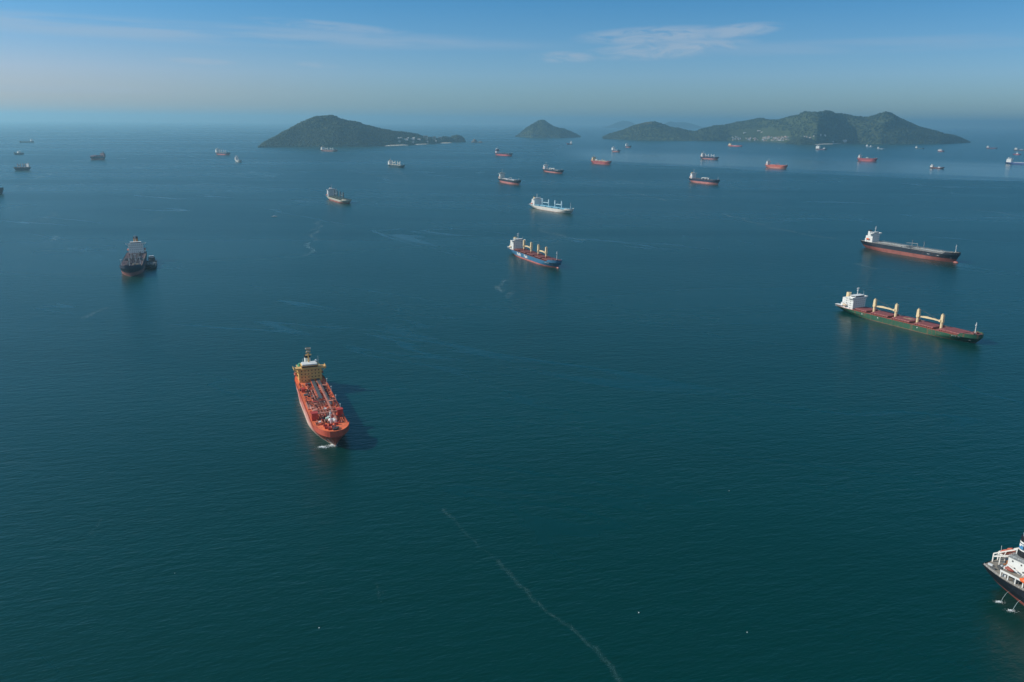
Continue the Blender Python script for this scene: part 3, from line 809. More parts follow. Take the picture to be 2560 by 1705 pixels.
def tanker_deck(root, H, x0, x1, pipe, n=5, spread=0.5, mani=True, mmat=None, posts=True, clutter=20, cmat=None, catwalk=True, hose=True):
    """pipes along the deck, catwalk, midship manifold, hose crane, tank vents"""
    B = H.B; z = H.D
    for i in range(n):
        y = (-0.5+(i+0.5)/n)*B*spread*0.5
        mb = MB(); r = random.choice((0.32, 0.42, 0.26))
        mb.rod((x0+random.uniform(0, 6), y, z+1.1), (x1-random.uniform(0, 10), y, z+1.1), r, r, 8)
        for k in range(int((x1-x0)/9)): xx = x0+6+k*9; mb.box(xx-0.15, xx+0.15, y-0.3, y+0.3, z-0.02, z+0.8)
        mb.build('deck_pipe', pipe, root)
    if catwalk:
        mb = MB(); mb.box(x0, x1, B*0.16, B*0.16+1.4, z+2.4, z+2.55)
        for k in range(int((x1-x0)/7)):
            xx = x0+3+7*k
            for yy in (B*0.16+0.1, B*0.16+1.3): mb.rod((xx, yy, z-0.02), (xx, yy, z+3.5), 0.09, 0.09, 5)
        for yy in (B*0.16+0.05, B*0.16+1.35): mb.rod((x0, yy, z+3.5), (x1, yy, z+3.5), 0.06, 0.06, 4)
        mb.build('catwalk', mmat or pipe, root)
    if mani:
        xm = (x0+x1)/2
        mb = MB()
        for k in range(5):
            xx = xm-6+3*k; mb.rod((xx, -B*0.40, z+1.6), (xx, B*0.40, z+1.6), 0.3, 0.3, 8)
        for sg in (-1, 1): mb.box(xm-8, xm+8, *sorted((sg*B*0.34, sg*B*0.44)), z-0.02, z+0.8)
        mb.build('manifold', mmat or pipe, root)
        if hose:
            mb = MB(); mb.rod((xm+11, B*0.06, z), (xm+11, B*0.06, z+9), 0.7, 0.6, 10); hc = mb.build('hose_crane', mmat or M_GREYW, root)
            mb = MB(); mb.beam((xm+11, B*0.06, z+8.6), (xm-12, B*0.06, z+7.2), 0.7, 0.9, 0.5, 0.5); mb.build('jib', mmat or M_GREYW, hc)
    for i in range(clutter):
        x = random.uniform(x0, x1); y = random.uniform(-0.42, 0.42)*B
        mb = MB(); q = random.random()
        if q < 0.4: mb.rod((x, y, z-0.02), (x, y, z+random.uniform(1.5, 3)), 0.35, 0.35, 7); mb.rod((x, y, z+1.2), (x, y, z+1.5), 0.7, 0.7, 8)
        elif q < 0.75: a, b = random.uniform(0.8, 2.2), random.uniform(0.8, 2.0); mb.box(x-a, x+a, y-b, y+b, z-0.02, z+random.uniform(0.8, 2.2), 0, 0.1, 0.1)
        else: mb.rod((x-random.uniform(2, 5), y, z+0.9), (x+random.uniform(2, 5), y, z+0.9), 0.25, 0.25, 7); mb.rod((x, y, z-0.02), (x, y, z+2.2), 0.2, 0.2, 6)
        mb.build(('tank_vent' if q < 0.4 else 'deck_locker' if q < 0.75 else 'valve_pipe'), cmat or pipe, root)
def foremast(root, H, h, mat, back=0.035, arm=2.2):
    x = H.L/2-H.L*back; z = H.zdeck(x)-0.02
    mb = MB(); mb.rod((x, 0, z), (x, 0, z+h), 0.5, 0.28, 8); mb.box(x-0.6, x+0.6, -arm/2, arm/2, z+h*0.72, z+h*0.72+0.4); mb.ball((x, 0, z+h*0.82), 0.7, 0.9, 0.7, 8, 6)
    return mb.build('foremast', mat, root)
def name_text(root, H, body, xc, zc, size, mat, side=-1, name='hull_lettering'):
    cu = bpy.data.curves.new('lettering', 'FONT'); cu.body = body; cu.size = size; cu.align_x = 'CENTER'; cu.align_y = 'CENTER'; cu.extrude = 0.02
    cu.offset = size*0.035
    o = bpy.data.objects.new(name, cu); COL.objects.link(o)
    bpy.context.view_layer.update()
    dg = bpy.context.evaluated_depsgraph_get()
    me = bpy.data.meshes.new_from_object(o.evaluated_get(dg)); bpy.data.objects.remove(o)
    me.materials.clear(); me.materials.append(mat)
    for v in me.vertices:
        x = xc+v.co.x*(1 if side < 0 else -1); z = zc+v.co.y
        v.co = (x, side*(H.half(x, z)+0.06+v.co.z), z)
    o = bpy.data.objects.new(name, me); COL.objects.link(o); o.parent = root
    return o

G_TANK = 'tankers at anchor in the bay'
G_BULK = 'bulk carriers at anchor in the bay'
C_RED = (0.31, 0.085, 0.070); C_PINK = (0.40, 0.15, 0.13); C_BLACK = (0.013, 0.018, 0.028); C_NAVY = (0.012, 0.02, 0.045)
C_DECKRED = (0.21, 0.075, 0.06); C_DECKGREY = (0.20, 0.20, 0.19); C_BROWN = (0.11, 0.055, 0.045)

#--SHIPS--
# ---- the orange tanker in the foreground
ORANGE_DECK = (0.70, 0.150, 0.055); ORANGE_HULL = (0.47, 0.085, 0.050)
root, H, dm = ship('orange tanker with yellow bridge house, bow towards the viewer, nearest whole ship', 'ship', G_TANK,
                   place((771, 962), (839, 1116), 6, 7), ORANGE_HULL, (0.62, 0.46, 0.38), 1.5, ORANGE_DECK, 'tanker_ship', B=25.5, D=9.3, lod=2, rust=0.4, fc=2.4, full=0.5, fcl=0.13, fine=0.55, ent=0.34)
hull_o = [c for c in root.children if c.name.startswith('hull')][0]
def worn(name, col, pale):
    m = paint(name, col, 0.45, 0.12, 0.15, rust=0.55, streak=True)
    t = m.node_tree; b = t.nodes['Principled BSDF']; src = b.inputs['Base Color'].links[0].from_socket
    co = t.nodes.new('ShaderNodeTexCoord'); mp = t.nodes.new('ShaderNodeMapping'); t.links.new(co.outputs['Object'], mp.inputs[0])
    mp.inputs['Scale'].default_value = (0.022, 0.05, 0.16)
    n = t.nodes.new('ShaderNodeTexNoise'); n.inputs['Scale'].default_value = 1.0; n.inputs['Detail'].default_value = 6; n.inputs['Roughness'].default_value = 0.65
    t.links.new(mp.outputs[0], n.inputs['Vector'])
    sp = t.nodes.new('ShaderNodeSeparateXYZ'); t.links.new(co.outputs['Object'], sp.inputs[0])
    k = math_node(t, 'MULTIPLY', smooth(t, n.outputs['Fac'], 0.36, 0.58, 0, 0.9), smooth(t, sp.outputs[0], 66.0, 48.0))
    k = math_node(t, 'MULTIPLY', k, smooth(t, sp.outputs[2], 9.5, 6.0))
    t.links.new(mix_color(t, k, src, pale), b.inputs['Base Color'])
    return m
hull_o.data.materials[0] = worn('orange_worn_hull', ORANGE_HULL, (0.70, 0.42, 0.36))
M_YEL = paint('yellow_house_paint', (0.62, 0.38, 0.13), 0.5, 0.08, 0.5)
M_ODECK = dm
M_OPIPE = paint('orange_pipe', (0.62, 0.14, 0.06), 0.5, 0.2, 0.4)
M_PINKP = paint('faded_pink_pipe', (0.46, 0.19, 0.135), 0.5, 0.25, 0.4)
M_OHOUSE = paint('red_deck_house', (0.42, 0.045, 0.03), 0.5, 0.12, 0.4)
M_GREEN = paint('green_deck_paint', (0.10, 0.34, 0.20), 0.6, 0.1, 0.4)
M_WORNB = paint('worn_red_boat', (0.34, 0.07, 0.04), 0.5, 0.12, 0.5)
M_BROWNP = paint('brown_fitting_shade', (0.10, 0.04, 0.035), 0.6, 0.2, 0.4)
M_PALEGREEN = paint('pale_green_tank', (0.38, 0.55, 0.47), 0.6, 0.1, 0.4)
hx = -H.L/2
sup, zr, zd = accommodation(root, H, hx+11, hx+27, 19.0, 11.2, M_YEL, wing=27.0, windows=6, sidewin=3, steps=False, monkey=M_YEL)
mb = MB(); mb.box(hx+18.5, hx+27.0, -6.2, 6.2, zr+0.005, zr+1.1); mb.build('monkey_island', M_WHITE, sup)
mb = MB(); mb.box(hx+11.5, hx+17.5, -9, -1.0, zd+11.205, zd+11.6); mb.box(hx+12.5, hx+15.5, -8, -5.0, zd+11.605, zd+13.2); mb.build('green_roof_locker', M_GREEN, sup)
mb = MB(); mb.ball((hx+22, 6.0, zr+2.3), 1.1, 1.1, 1.2); mb.rod((hx+22, 6.0, zr+0.9), (hx+22, 6.0, zr+1.5), 0.4); mb.build('radome', M_WHITE, sup)
mb = MB(); mb.rod((hx+20, 8.0, zr), (hx+20, 8.0, zr+6), 0.12, 0.08, 6); mb.rod((hx+20, -5.0, zr+1), (hx+20, -5.0, zr+5), 0.1, 0.06, 6); mb.build('whip_antenna', M_WHITE, sup)
mb = MB(); mb.box(hx+5.0, hx+10.8, -5.5, 5.5, zd, zd+10.5); mb.build('engine_casing', M_YEL, root)
funnel(root, hx+9.0, 0.3, zd+10.5, 6.2, 3.0, 2.9, M_WHITE, caph=2.0)
mast(root, hx+20.5, 0.0, zr+1.0, 12.5, M_YEL, arms=((0.50, 5.0), (0.72, 4.0), (0.92, 4.4)), r=0.6)
mb = MB(); mb.box(hx+20.0, hx+21.4, -2.3, 2.3, zr+13.1, zr+13.6); mb.box(hx+20.2, hx+21.2, -1.2, 1.2, zr+10.4, zr+11.2); mb.build('radar_scanner', M_WHITE, sup)
for sg in (-1, 1): lifeboat(root, hx+15, sg*11.3, zd+4.2, 6.5, M_WORNB, dmat=M_YEL)
mb = MB()
for x in (hx+2, hx+8, hx+14):
    for sg in (-1, 1): mb.box(x-0.9, x+0.9, *sorted((sg*8, sg*9.5)), zd-0.02, zd+1.6)
mb.build('mooring_gear', M_DGREY, root)
# long cargo trunks
for y, xa, xb, w in ((1.0, hx+29, 1.0, 3.0), (5.6, hx+28, -16.0, 3.0), (5.9, -14.0, 17.0, 2.8)):
    z = H.zdeck(0)
    mb = MB(); mb.box(xa, xb, y-w/2, y+w/2, z+0.6, z+2.3); n = int((xb-xa)/5)
    for i in range(n+1):
        x = xa+(xb-xa)*i/n; mb.box(max(xa, x-0.2), min(xb, x+0.2), y-w/2+0.1, y+w/2-0.1, z-0.02, z+0.59); mb.box(max(xa+.01, x-0.2), min(xb-.01, x+0.2), y-w/2-0.25, y-w/2-0.01, z-0.02, z+2.5)
    tr = mb.build('cargo_trunk', M_OPIPE, root)
    mb = MB(); mb.box(xa+0.1, xb-0.1, y-w/2+0.15, y+w/2-0.15, z+2.305, z+2.5); mb.build('trunk_top', M_DGREY, tr)
tanker_deck(root, H, hx+46, H.L/2-28, M_PINKP, n=6, spread=1.0, mani=True, mmat=M_PINKP, clutter=60, cmat=M_OPIPE, catwalk=True, hose=False)
for cm_, n_ in ((M_OHOUSE, 40), (M_DGREY, 50), (M_BROWNP, 85), (M_PINKP, 36), (M_WHITE, 8)): tanker_deck(root, H, -46, H.L/2-26, M_PINKP, n=0, mani=False, clutter=n_, cmat=cm_, catwalk=False)  # dark brown fittings, partly there to imitate shaded recesses between the gear
for (x, y, w, d, h) in ((40, -9.4, 4.6, 4.4, 5.6), (38, 9.6, 4.2, 4.2, 5.6), (-28, -9.5, 4.0, 2.4, 2.6)):
    z = H.zdeck(x); mb = MB(); mb.box(x-w/2, x+w/2, y-d/2, y+d/2, z-0.02, z+h); mb.box(x-w/2-0.2, x+w/2+0.2, y-d/2-0.2, y+d/2+0.2, z+h+0.005, z+h+0.25); mb.build('deck_house', M_OHOUSE, root)
mb = MB(); z = H.zdeck(42); mb.beam((41.5, -7, z+5.0), (40.5, 7.4, z+5.0), 1.0, 0.8); mb.beam((35, -7, z+3.0), (35, 8, z+3.0), 0.8, 0.7); mb.beam((28, -8, z+2.6), (28, 8, z+2.6), 0.7, 0.7); mb.build('cross_gantry', M_PINKP, root)
mb = MB(); z = H.zdeck(44); mb.box(44, 47, -2.4, 0.4, z, z+2.6, 0, 0.3, 0.3); mb.build('green_locker', M_PALEGREEN, root)
for (x, y, r) in ((49, 1.0, 1.9), (50.5, 4.0, 1.4), (47.5, 3.6, 1.2)):
    z = H.zdeck(x); mb = MB(); mb.rod((x, y, z-0.02), (x, y, z+1.6), r, r, 12); mb.ball((x, y, z+1.6), r, r, r*0.8, 12, 6); mb.build('white_tank', M_WHITE, root)
for (x, y, h_) in ((2, -7, 9), (22, 7.5, 8), (-20, 9.3, 7)):
    z = H.zdeck(x); mb = MB(); mb.rod((x, y, z-0.02), (x, y, z+h_), 0.42, 0.3, 8); c = mb.build('deck_crane', M_OPIPE, root)
    mb = MB(); mb.beam((x, y, z+h_-0.6), (x-9, y*0.7, z+h_*0.55), 0.5, 0.6); mb.build('jib', M_PINKP, c)
mb = MB()
for x, y in ((-42, 12.0), (-20, 12.2), (3, 12.2), (25, 12.1)):
    z = H.zdeck(x); mb.rod((x, y, z-0.02), (x, y, z+4.5), 0.18, 0.14, 6); mb.box(x-0.5, x+0.5, y-0.4, y+0.4, z+4.5, z+4.8)
mb.build('light_post', M_WHITE, root)
foremast(root, H, 12, M_WHITE, back=0.145, arm=1.6)
winches(root, H, 9, M_OHOUSE, H.L/2-20, H.L/2-8, 18)
winches(root, H, 5, M_DGREY, H.L/2-18, H.L/2-5, 14)
deck_rail(root, H, hx+2, H.L/2-24, M_OPIPE)
anchor(root, H, -1); anchor(root, H, 1)
mb = MB()
z = H.D*0.62; xs_, xb_ = H.ends(z); x = xb_-H.L*0.035
mb.add([(x-0.9, -H.half(x-0.9, z)-0.04, z), (x+0.9, -H.half(x+0.9, z)-0.04, z), (x+2.0-1.5, -H.half(x+0.5, 1.0)-0.06, 1.0), (x-1.6, -H.half(x-1.6, 1.0)-0.06, 1.0)], [(0, 1, 2, 3)])
mb.build('salt_stain', plain('salt_stain', (0.62, 0.52, 0.47)), root)

# ---- green bulk carrier on the right
def bulk(label, pos, hullc, bootc, boot, deckc, hatchc, cranec, D, lod=1, B=None, housec=M_WHITE, func=M_CREAM, capc=M_BLACK, cr=((0.27, 1), (0.43, 0), (0.585, 1), (0.745, 0)),
         hat=((0.165, 0.255), (0.29, 0.415), (0.445, 0.57), (0.605, 0.73), (0.765, 0.90)), crh=16, hh=13.5, rust=0.4, fm=13, ntier=5, houseat=(0.075, 0.15), name='bulk_carrier', win=0, crr=1.7, fc=2.4, ww=0.80, boatm=M_ORANGE, ped=None):
    root, H, dm = ship(label, 'ship', G_BULK, pos, hullc, bootc, boot, deckc, name, B=B, D=D, lod=lod, rust=rust, fc=fc)
    L = H.L; hx = -L/2
    x0, x1 = hx+L*houseat[0], hx+L*houseat[1]
    sup, zr, zd = accommodation(root, H, x0, x1, H.B*ww, hh, housec, ntier=ntier, windows=win, sidewin=2 if win else 0)
    mb = MB(); mb.box(x0-L*0.035, x0-0.45, -H.B*0.2, H.B*0.2, zd, zd+hh*0.85); mb.box(x0-L*0.025, x0-0.46, *sorted((-H.B*0.205, -H.B*0.36)), zd, zd+hh*0.42); mb.box(x0-L*0.025, x0-0.46, H.B*0.205, H.B*0.36, zd, zd+hh*0.42); mb.build('engine_casing', housec, root)
    funnel(root, x0-L*0.014, 0, zd+hh*0.85, hh*0.46, L*0.015, H.B*0.10, func, capc, caph=1.2, top=0.95)
    mast(root, lerp(x0, x1, 0.7), 0, zr, hh*0.72, housec, r=0.5)
    if lod > 0:
        mb = MB(); mb.rod((x1-2, H.B*0.3, zr), (x1-2, H.B*0.3, zr+5), 0.15, 0.08, 6); mb.rod((x1-3, -H.B*0.28, zr), (x1-3, -H.B*0.28, zr+3), 0.12, 0.08, 6); mb.build('whip_antenna', housec, sup)
        for sg in (-1, 1): lifeboat(root, x0+3, sg*(H.B*ww/2+1.6), zd+4.0, 7, boatm)
        mb = MB(); mb.box(hx+2.2, x0-1, *sorted((-H.B*0.26, -H.B*0.44)), zd+2.4, zd+2.7)
        for k in range(6): x = hx+3+(x0-hx-5)*k/5; mb.rod((x, -H.B*0.42, zd), (x, -H.B*0.42, zd+2.39), 0.15, 0.15, 6)
        mb.build('boat_deck', housec, root)
    hm_ = paint('hatch_%d_%d_%d' % tuple(int(c*999) for c in hatchc), hatchc, 0.65, 0.14, 0.3, rust=0.12)
    cm = paint('coaming_%d_%d_%d' % tuple(int(c*999) for c in hatchc), tuple(c*0.75 for c in hatchc), 0.7, 0.15, 0.3)
    for a, b in hat: hatch(root, hx+L*a, hx+L*b, H.B*0.74, H.D, hm_, cmat=cm, folds=6 if lod > 0 else 3, coam=1.4)
    for i, (f, j) in enumerate(cr):
        nx = cr[i+1][0] if j and i+1 < len(cr) else None
        jib = (nx-f)*L-2.6 if nx else -((f-cr[i-1][0])*L-2.6)
        crane(root, hx+L*f, H.D, crh, crr, jib, cranec, side=0.5 if j else -0.5, ped=ped)
    if fm: foremast(root, H, fm, housec if housec is M_WHITE else M_WHITE, back=0.045)
    if lod > 0:
        winches(root, H, 5, dm, L/2-L*0.085, L/2-6, H.B*0.7)
        anchor(root, H, -1); anchor(root, H, 1)
    return root, H
root, H = bulk('green hulled bulk carrier with red hatches and four cream cranes', place((2112, 776), (2441, 858), 5, 8), (0.023, 0.092, 0.052), (0.16, 0.10, 0.06), 0.7, (0.22, 0.085, 0.075), (0.26, 0.075, 0.070), M_CREAM, 6.2, lod=2, B=28, rust=0.75, win=6, capc=None, boatm=paint('cream_lifeboat', (0.6, 0.45, 0.32)))
deck_rail(root, H, -H.L/2+3, H.L/2-H.L*0.11, dm)
for f in (0.24, 0.36, 0.64):                    # small white draught marks on the side
    x = -H.L/2+H.L*f; mb = MB(); y = -H.half(x, 4.0); mb.box(x-0.5, x+0.5, y-0.08, y-0.004, 4.2, 5.2); mb.build('draught_mark', M_WHITE, root)
mb = MB(); x0 = H.L/2-25
for k in range(8):
    x = x0+k*1.15; y = -H.half(x, 5.6); mb.beam((x, y-0.07, 5.0), (x+0.25*(k % 2), y-0.07, 6.3), 0.45, 0.06); mb.beam((x, y-0.07, 6.2 if k % 3 else 5.6), (x+0.7, -H.half(x+0.7, 5.6)-0.07, 6.2 if k % 3 else 5.6), 0.06, 0.3)
mb.build('bow_name', M_WHITE, root)
mb = MB(); z = H.D+2.42; xc = -H.L/2+H.L*0.515; mb.box(xc-5, xc+5, -1.2, 1.2, z, z+0.03); mb.box(xc-1, xc+6, 2.2, 4.2, z, z+0.03); mb.build('hatch_stain', paint('buff_stain', (0.5, 0.33, 0.17)), root)

# ---- blue bulk carrier in the centre
root, H = bulk('blue hulled bulk carrier with white lettering on its side, red deck and four cream cranes', place((1286, 632), (1393, 670), 6, 8), (0.034, 0.135, 0.24), (0.42, 0.13, 0.11), 2.2, (0.17, 0.06, 0.05), (0.20, 0.06, 0.05), M_CREAM, 8.6, lod=2, B=27, rust=0.32, win=6, crh=19, crr=1.8, hh=15, fm=15, capc=None, ped=paint('brown_pedestal', (0.26, 0.09, 0.06)), boatm=M_CREAM)
name_text(root, H, 'Pacific', -H.L*0.185, 5.6, 6.3, M_WHITE); name_text(root, H, 'Basin', -H.L*0.035, 5.6, 6.3, M_WHITE)
bulb(root, H, paint('boot_pink', C_PINK), 2.2, 0.2, 5)
mb = MB(); x0 = H.L/2-24
for k in range(9):
    x = x0+k*1.2; mb.beam((x, -H.half(x, 7.4)-0.08, 7.0), (x+0.6, -H.half(x+0.6, 7.4)-0.08, 7.8), 0.06, 0.4)
mb.build('bow_name', M_WHITE, root)

# ---- white bulk carrier with blue deck
M_BLUEC = paint('pale_blue_crane', (0.42, 0.56, 0.62), 0.5, 0.08, 0.5)
M_GCRANE = paint('dark_grey_crane', (0.13, 0.16, 0.17), 0.5, 0.1, 0.5)
bulk('white hulled bulk carrier with a pale blue deck and four pale cranes', place((1334, 519), (1428, 534), 5, 8), (0.60, 0.57, 0.52), (0.40, 0.28, 0.25), 1.0, (0.12, 0.32, 0.42), (0.22, 0.46, 0.56), M_BLUEC, 8.2, lod=1, B=28, rust=0.25, crh=19, hh=16, fm=16, crr=1.6)
# ---- grey bulk carrier, bow on, left of centre
bulk('pale grey bulk carrier with a red waterline and dark cranes, alone left of centre', place_h(824, 871, 503, -61, 5, 7), (0.42, 0.40, 0.33), (0.30, 0.095, 0.075), 3.6, (0.06, 0.08, 0.06), (0.07, 0.10, 0.08), M_GCRANE, 8.5, lod=1, B=30, rust=0.4, crh=20, hh=19, fm=0, crr=1.7, housec=M_GREYW, func=M_WHITE)

# ---- black tanker, upper right
def tank(label, pos, hullc, bootc, boot, deckc, D, lod=1, B=None, housec=M_WHITE, func=M_WHITE, capc=M_BLACK, hh=15, house=(0.075, 0.135), pipec=M_GREYW, deckbox=None, fm=12, rust=0.4, name='tanker_ship', ww=0.62, clutter=18, win=0, npipe=6, monkey=None, mastc=None, fh=6.5, wingmat=None, cat='ship', posts=0, group=G_TANK, fc=2.2):
    root, H, dm = ship(label, cat, group, pos, hullc, bootc, boot, deckc, name, B=B, D=D, lod=lod, rust=rust, fc=fc)
    L = H.L; hx = -L/2; x0, x1 = hx+L*house[0], hx+L*house[1]
    sup, zr, zd = accommodation(root, H, x0, x1, H.B*ww, hh, housec, wing=H.B*0.98, windows=win, monkey=monkey, wingmat=wingmat)
    mb = MB(); mb.box(x0-L*0.03, x0-0.45, -H.B*0.2, H.B*0.2, zd, zd+hh*0.7); mb.box(x0-L*0.02, x0-0.46, *sorted((-H.B*0.205, -H.B*0.33)), zd, zd+hh*0.4); mb.box(x0-L*0.02, x0-0.46, H.B*0.205, H.B*0.33, zd, zd+hh*0.4); mb.build('engine_casing', housec, root)
    funnel(root, x0-L*0.012, 0, zd+hh*0.7, hh*0.3+fh*0.5, L*0.016, H.B*0.12, func, capc, caph=fh*0.2, top=0.93)
    mast(root, lerp(x0, x1, 0.7), 0, zr, hh*0.75, mastc or housec, r=0.5, lean=1.2)
    if lod > 0:
        for sg in (-1, 1): lifeboat(root, x0+3, sg*(H.B*ww/2+1.6), zd+5.0, 7.5)
        tanker_deck(root, H, x1+6, L/2-L*0.12, pipec, n=npipe, spread=0.9, clutter=clutter, mmat=pipec, cmat=dm)
        winches(root, H, 5, dm, L/2-L*0.085, L/2-6, H.B*0.7)
        anchor(root, H, -1); anchor(root, H, 1)
        for k in range(posts):
            f = (0.52, 0.64, 0.30)[k]; x = hx+L*f; z = H.zdeck(x); mb = MB(); mb.rod((x, H.B*0.1, z-0.02), (x, H.B*0.1, z+13), 0.55, 0.4, 8); mb.box(x-0.5, x+0.5, H.B*0.1-1.6, H.B*0.1+1.6, z+12.4, z+13.1); mb.build('king_post', pipec, root)
    else:
        z = H.D; mb = MB(); mb.box(x1+L*0.05, L/2-L*0.14, -H.B*0.10, H.B*0.06, z-0.02, z+2.2); mb.build('pipe_rack', pipec, root)
    if deckbox:
        m_, xa, xb, h_ = deckbox; z = H.D
        xa, xb = hx+L*xa, hx+L*xb
        mb = MB(); mb.beam((xa, 0, z+h_), (xb, 0, z+h_*1.05), H.B*0.12, 1.6)
        for f in (0.05, 0.5, 0.95): mb.box(lerp(xa, xb, f)-1.2, lerp(xa, xb, f)+1.2, -H.B*0.09, H.B*0.09, z-0.02, z+h_-0.82)
        mb.build('cargo_gantry', m_, root)
    if fm: foremast(root, H, fm, mastc or M_WHITE, back=0.04)
    return root, H, sup, zr, zd
root, H, sup, zr, zd = tank('black tanker with a broad red waterline and white house, above the green bulk carrier', place((2167, 619), (2386, 656), 7, 9), C_BLACK, (0.25, 0.078, 0.06), 6.2, (0.27, 0.25, 0.22), 13.0, lod=2, B=30, pipec=M_GREY, hh=15, fm=14, rust=0.5, win=5, clutter=40, posts=2, npipe=8, fh=7.5)
bulb(root, H, paint('boot_red2', C_RED), 3.0, -0.3, 6)
for x in (H.L/2-30, H.L/2-48):
    mb = MB(); mb.box(x-1.4, x+1.4, -H.half(x, 9.5)-0.10, -H.half(x, 9.5)-0.02, 9.3, 9.9); mb.box(x+2, x+3, -H.half(x+2.5, 9.5)-0.10, -H.half(x+2.5, 9.5)-0.02, 9.1, 10.2); mb.build('hull_mark', M_GREYW, root)
deck_rail(root, H, -H.L/2+3, H.L/2-22, M_GREYW)

# ---- black tanker on the left, bow on, with the barge alongside
M_FUNB = paint('ochre_funnel', (0.36, 0.17, 0.06), 0.5, 0.1, 0.5)
root, H, sup, zr, zd = tank('black tanker seen bow on with grey bridge house and ochre funnel, barge at its side', (sea(337, 668), math.radians(-69), 176.0), C_NAVY, C_PINK, 6.0, (0.075, 0.045, 0.05), 12.5, lod=2, B=31, housec=M_WHITE, func=M_FUNB, pipec=M_DGREY, hh=15, fm=12, rust=0.1, win=7, clutter=40, mastc=M_GREYW, fh=15, ww=0.72)
for x, y, h_ in ((H.L/2-26, -12.5, 10), (H.L/2-36, 12.5, 11), (5, -3, 12), (25, 4, 11)):
    z = H.zdeck(x); mb = MB(); mb.rod((x, y, z-0.02), (x, y, z+h_), 0.5, 0.35, 8); mb.box(x-0.6, x+0.6, y-1.6, y+1.6, z+h_-0.6, z+h_+0.3); mb.build('vent_post', M_GREYW, root)
mb = MB(); z = H.zdeck(H.L/2-30); mb.beam((H.L/2-30, 2, z+1.6), (H.L/2-30, 10.5, z+1.6), 1.2, 1.0); mb.build('yellow_gangway', M_CREAM, root)
deck_rail(root, H, -H.L/2+4, H.L/2-20, M_CREAM, sides=(1,))
ld, th = root.location.copy(), root.rotation_euler.z
# bunker barge lying on its right side
bp_ = Vector((ld.x, ld.y, 0))+Vector((math.cos(th), math.sin(th), 0))*(-4)+Vector((-math.sin(th), math.cos(th), 0))*(15.5+8.5)
root, H, dm = ship('low black bunker barge lying against the right side of the bow on tanker', 'barge', None, (bp_, th, 64.0), (0.012, 0.014, 0.017), None, 0, (0.05, 0.05, 0.055), 'barge', B=15, D=3.6, lod=1, rust=0.1, rake=5, over=4, fc=1.2)
accommodation(root, H, -28, -20, 9, 6.0, M_DGREY, wing=10, ntier=2, monkey=M_GREYW)
mb = MB()
for y in (-3.5, -1.2, 1.2, 3.5): mb.rod((-16, y, H.D+0.9), (22, y, H.D+0.9), 0.3, 0.3, 8)
mb.box(-2, 2, -6, 6, H.D-0.02, H.D+1.4); mb.build('deck_pipe', M_GREY, root)
mb = MB(); mb.rod((6, -2, H.D), (6, -2, H.D+8), 0.4, 0.3, 8); mb.beam((6, -2, H.D+7.6), (16, 1, H.D+8.4), 0.4, 0.5); mb.build('hose_crane', M_DGREY, root)

# ---- the ship cut by the right edge: stern, funnel and free-fall boat
root, H, dm = ship('black tanker cut by the right edge showing its stern, white house and striped funnel', 'ship', G_TANK,
                   (Vector((247.1, 360, 0))+Vector((0.454, -0.891, 0))*88, math.radians(-63), 180.0), (0.014, 0.018, 0.026), (0.40, 0.11, 0.09), 4.2, (0.24, 0.215, 0.18), 'tanker_ship', B=30, D=11.5, lod=2, rust=0.15, over=7, poop=0.0)
hx = -90.0; zd = H.D
XA, XF, HW, HH = hx+10.8, hx+29.0, 7.6, 9.6
mb = MB()
for i in range(3): mb.box(XA, XF, -HW, HW, zd+3.2*i-0.02, zd+3.2*(i+1)-0.03)
sup = mb.build('superstructure', M_WHITE, root)
mb = MB()
for i in range(5): mb.box(XF+0.01, XF+13, -11, 11, zd+3.2*i-0.02, zd+3.2*(i+1)-0.03)
mb.build('accommodation_block', M_WHITE, root)
mb = MB(); mb.box(XA-0.3, XF, -HW-0.3, HW+0.3, zd+HH+0.005, zd+HH+0.25); mb.build('house_roof', M_GREY, sup)
for i in range(3):
    zc = zd+3.2*i+1.8
    for j in range(4):
        x = XA+2.2+4.2*j+(1.4 if i % 2 else 0); mb = MB(); mb.box(x-0.36, x+0.36, -HW-0.06, -HW-0.003, zc-0.42, zc+0.42); mb.build('window', M_GLASS, sup)
    for j in range(3):
        y = -4.5+4.5*j; mb = MB(); mb.box(XA-0.10, XA-0.003, y-0.36, y+0.36, zc-0.42, zc+0.42); mb.build('window', M_GLASS, sup)
mb = MB(); mb.box(hx+10.6, hx+48, -12.2, -HW-0.01, zd+2.9, zd+3.15); mb.box(hx+10.6, hx+48, HW+0.01, 12.2, zd+2.9, zd+3.15); pd = mb.build('boat_deck', dm, root)
mb = MB()
for sg in (-1, 1):
    mb.box(hx+10.6, hx+48, *sorted((sg*12.2, sg*12.4)), zd+2.75, zd+3.7)
    for k in range(9):
        x = hx+11+3.6*k; y = min(H.half(x, H.D)-0.5, 12.3); mb.box(x-0.25, x+0.25, *sorted((sg*y, sg*(y-0.5))), zd, zd+2.74)
mb.build('boat_deck_bulwark', M_WHITE, pd)
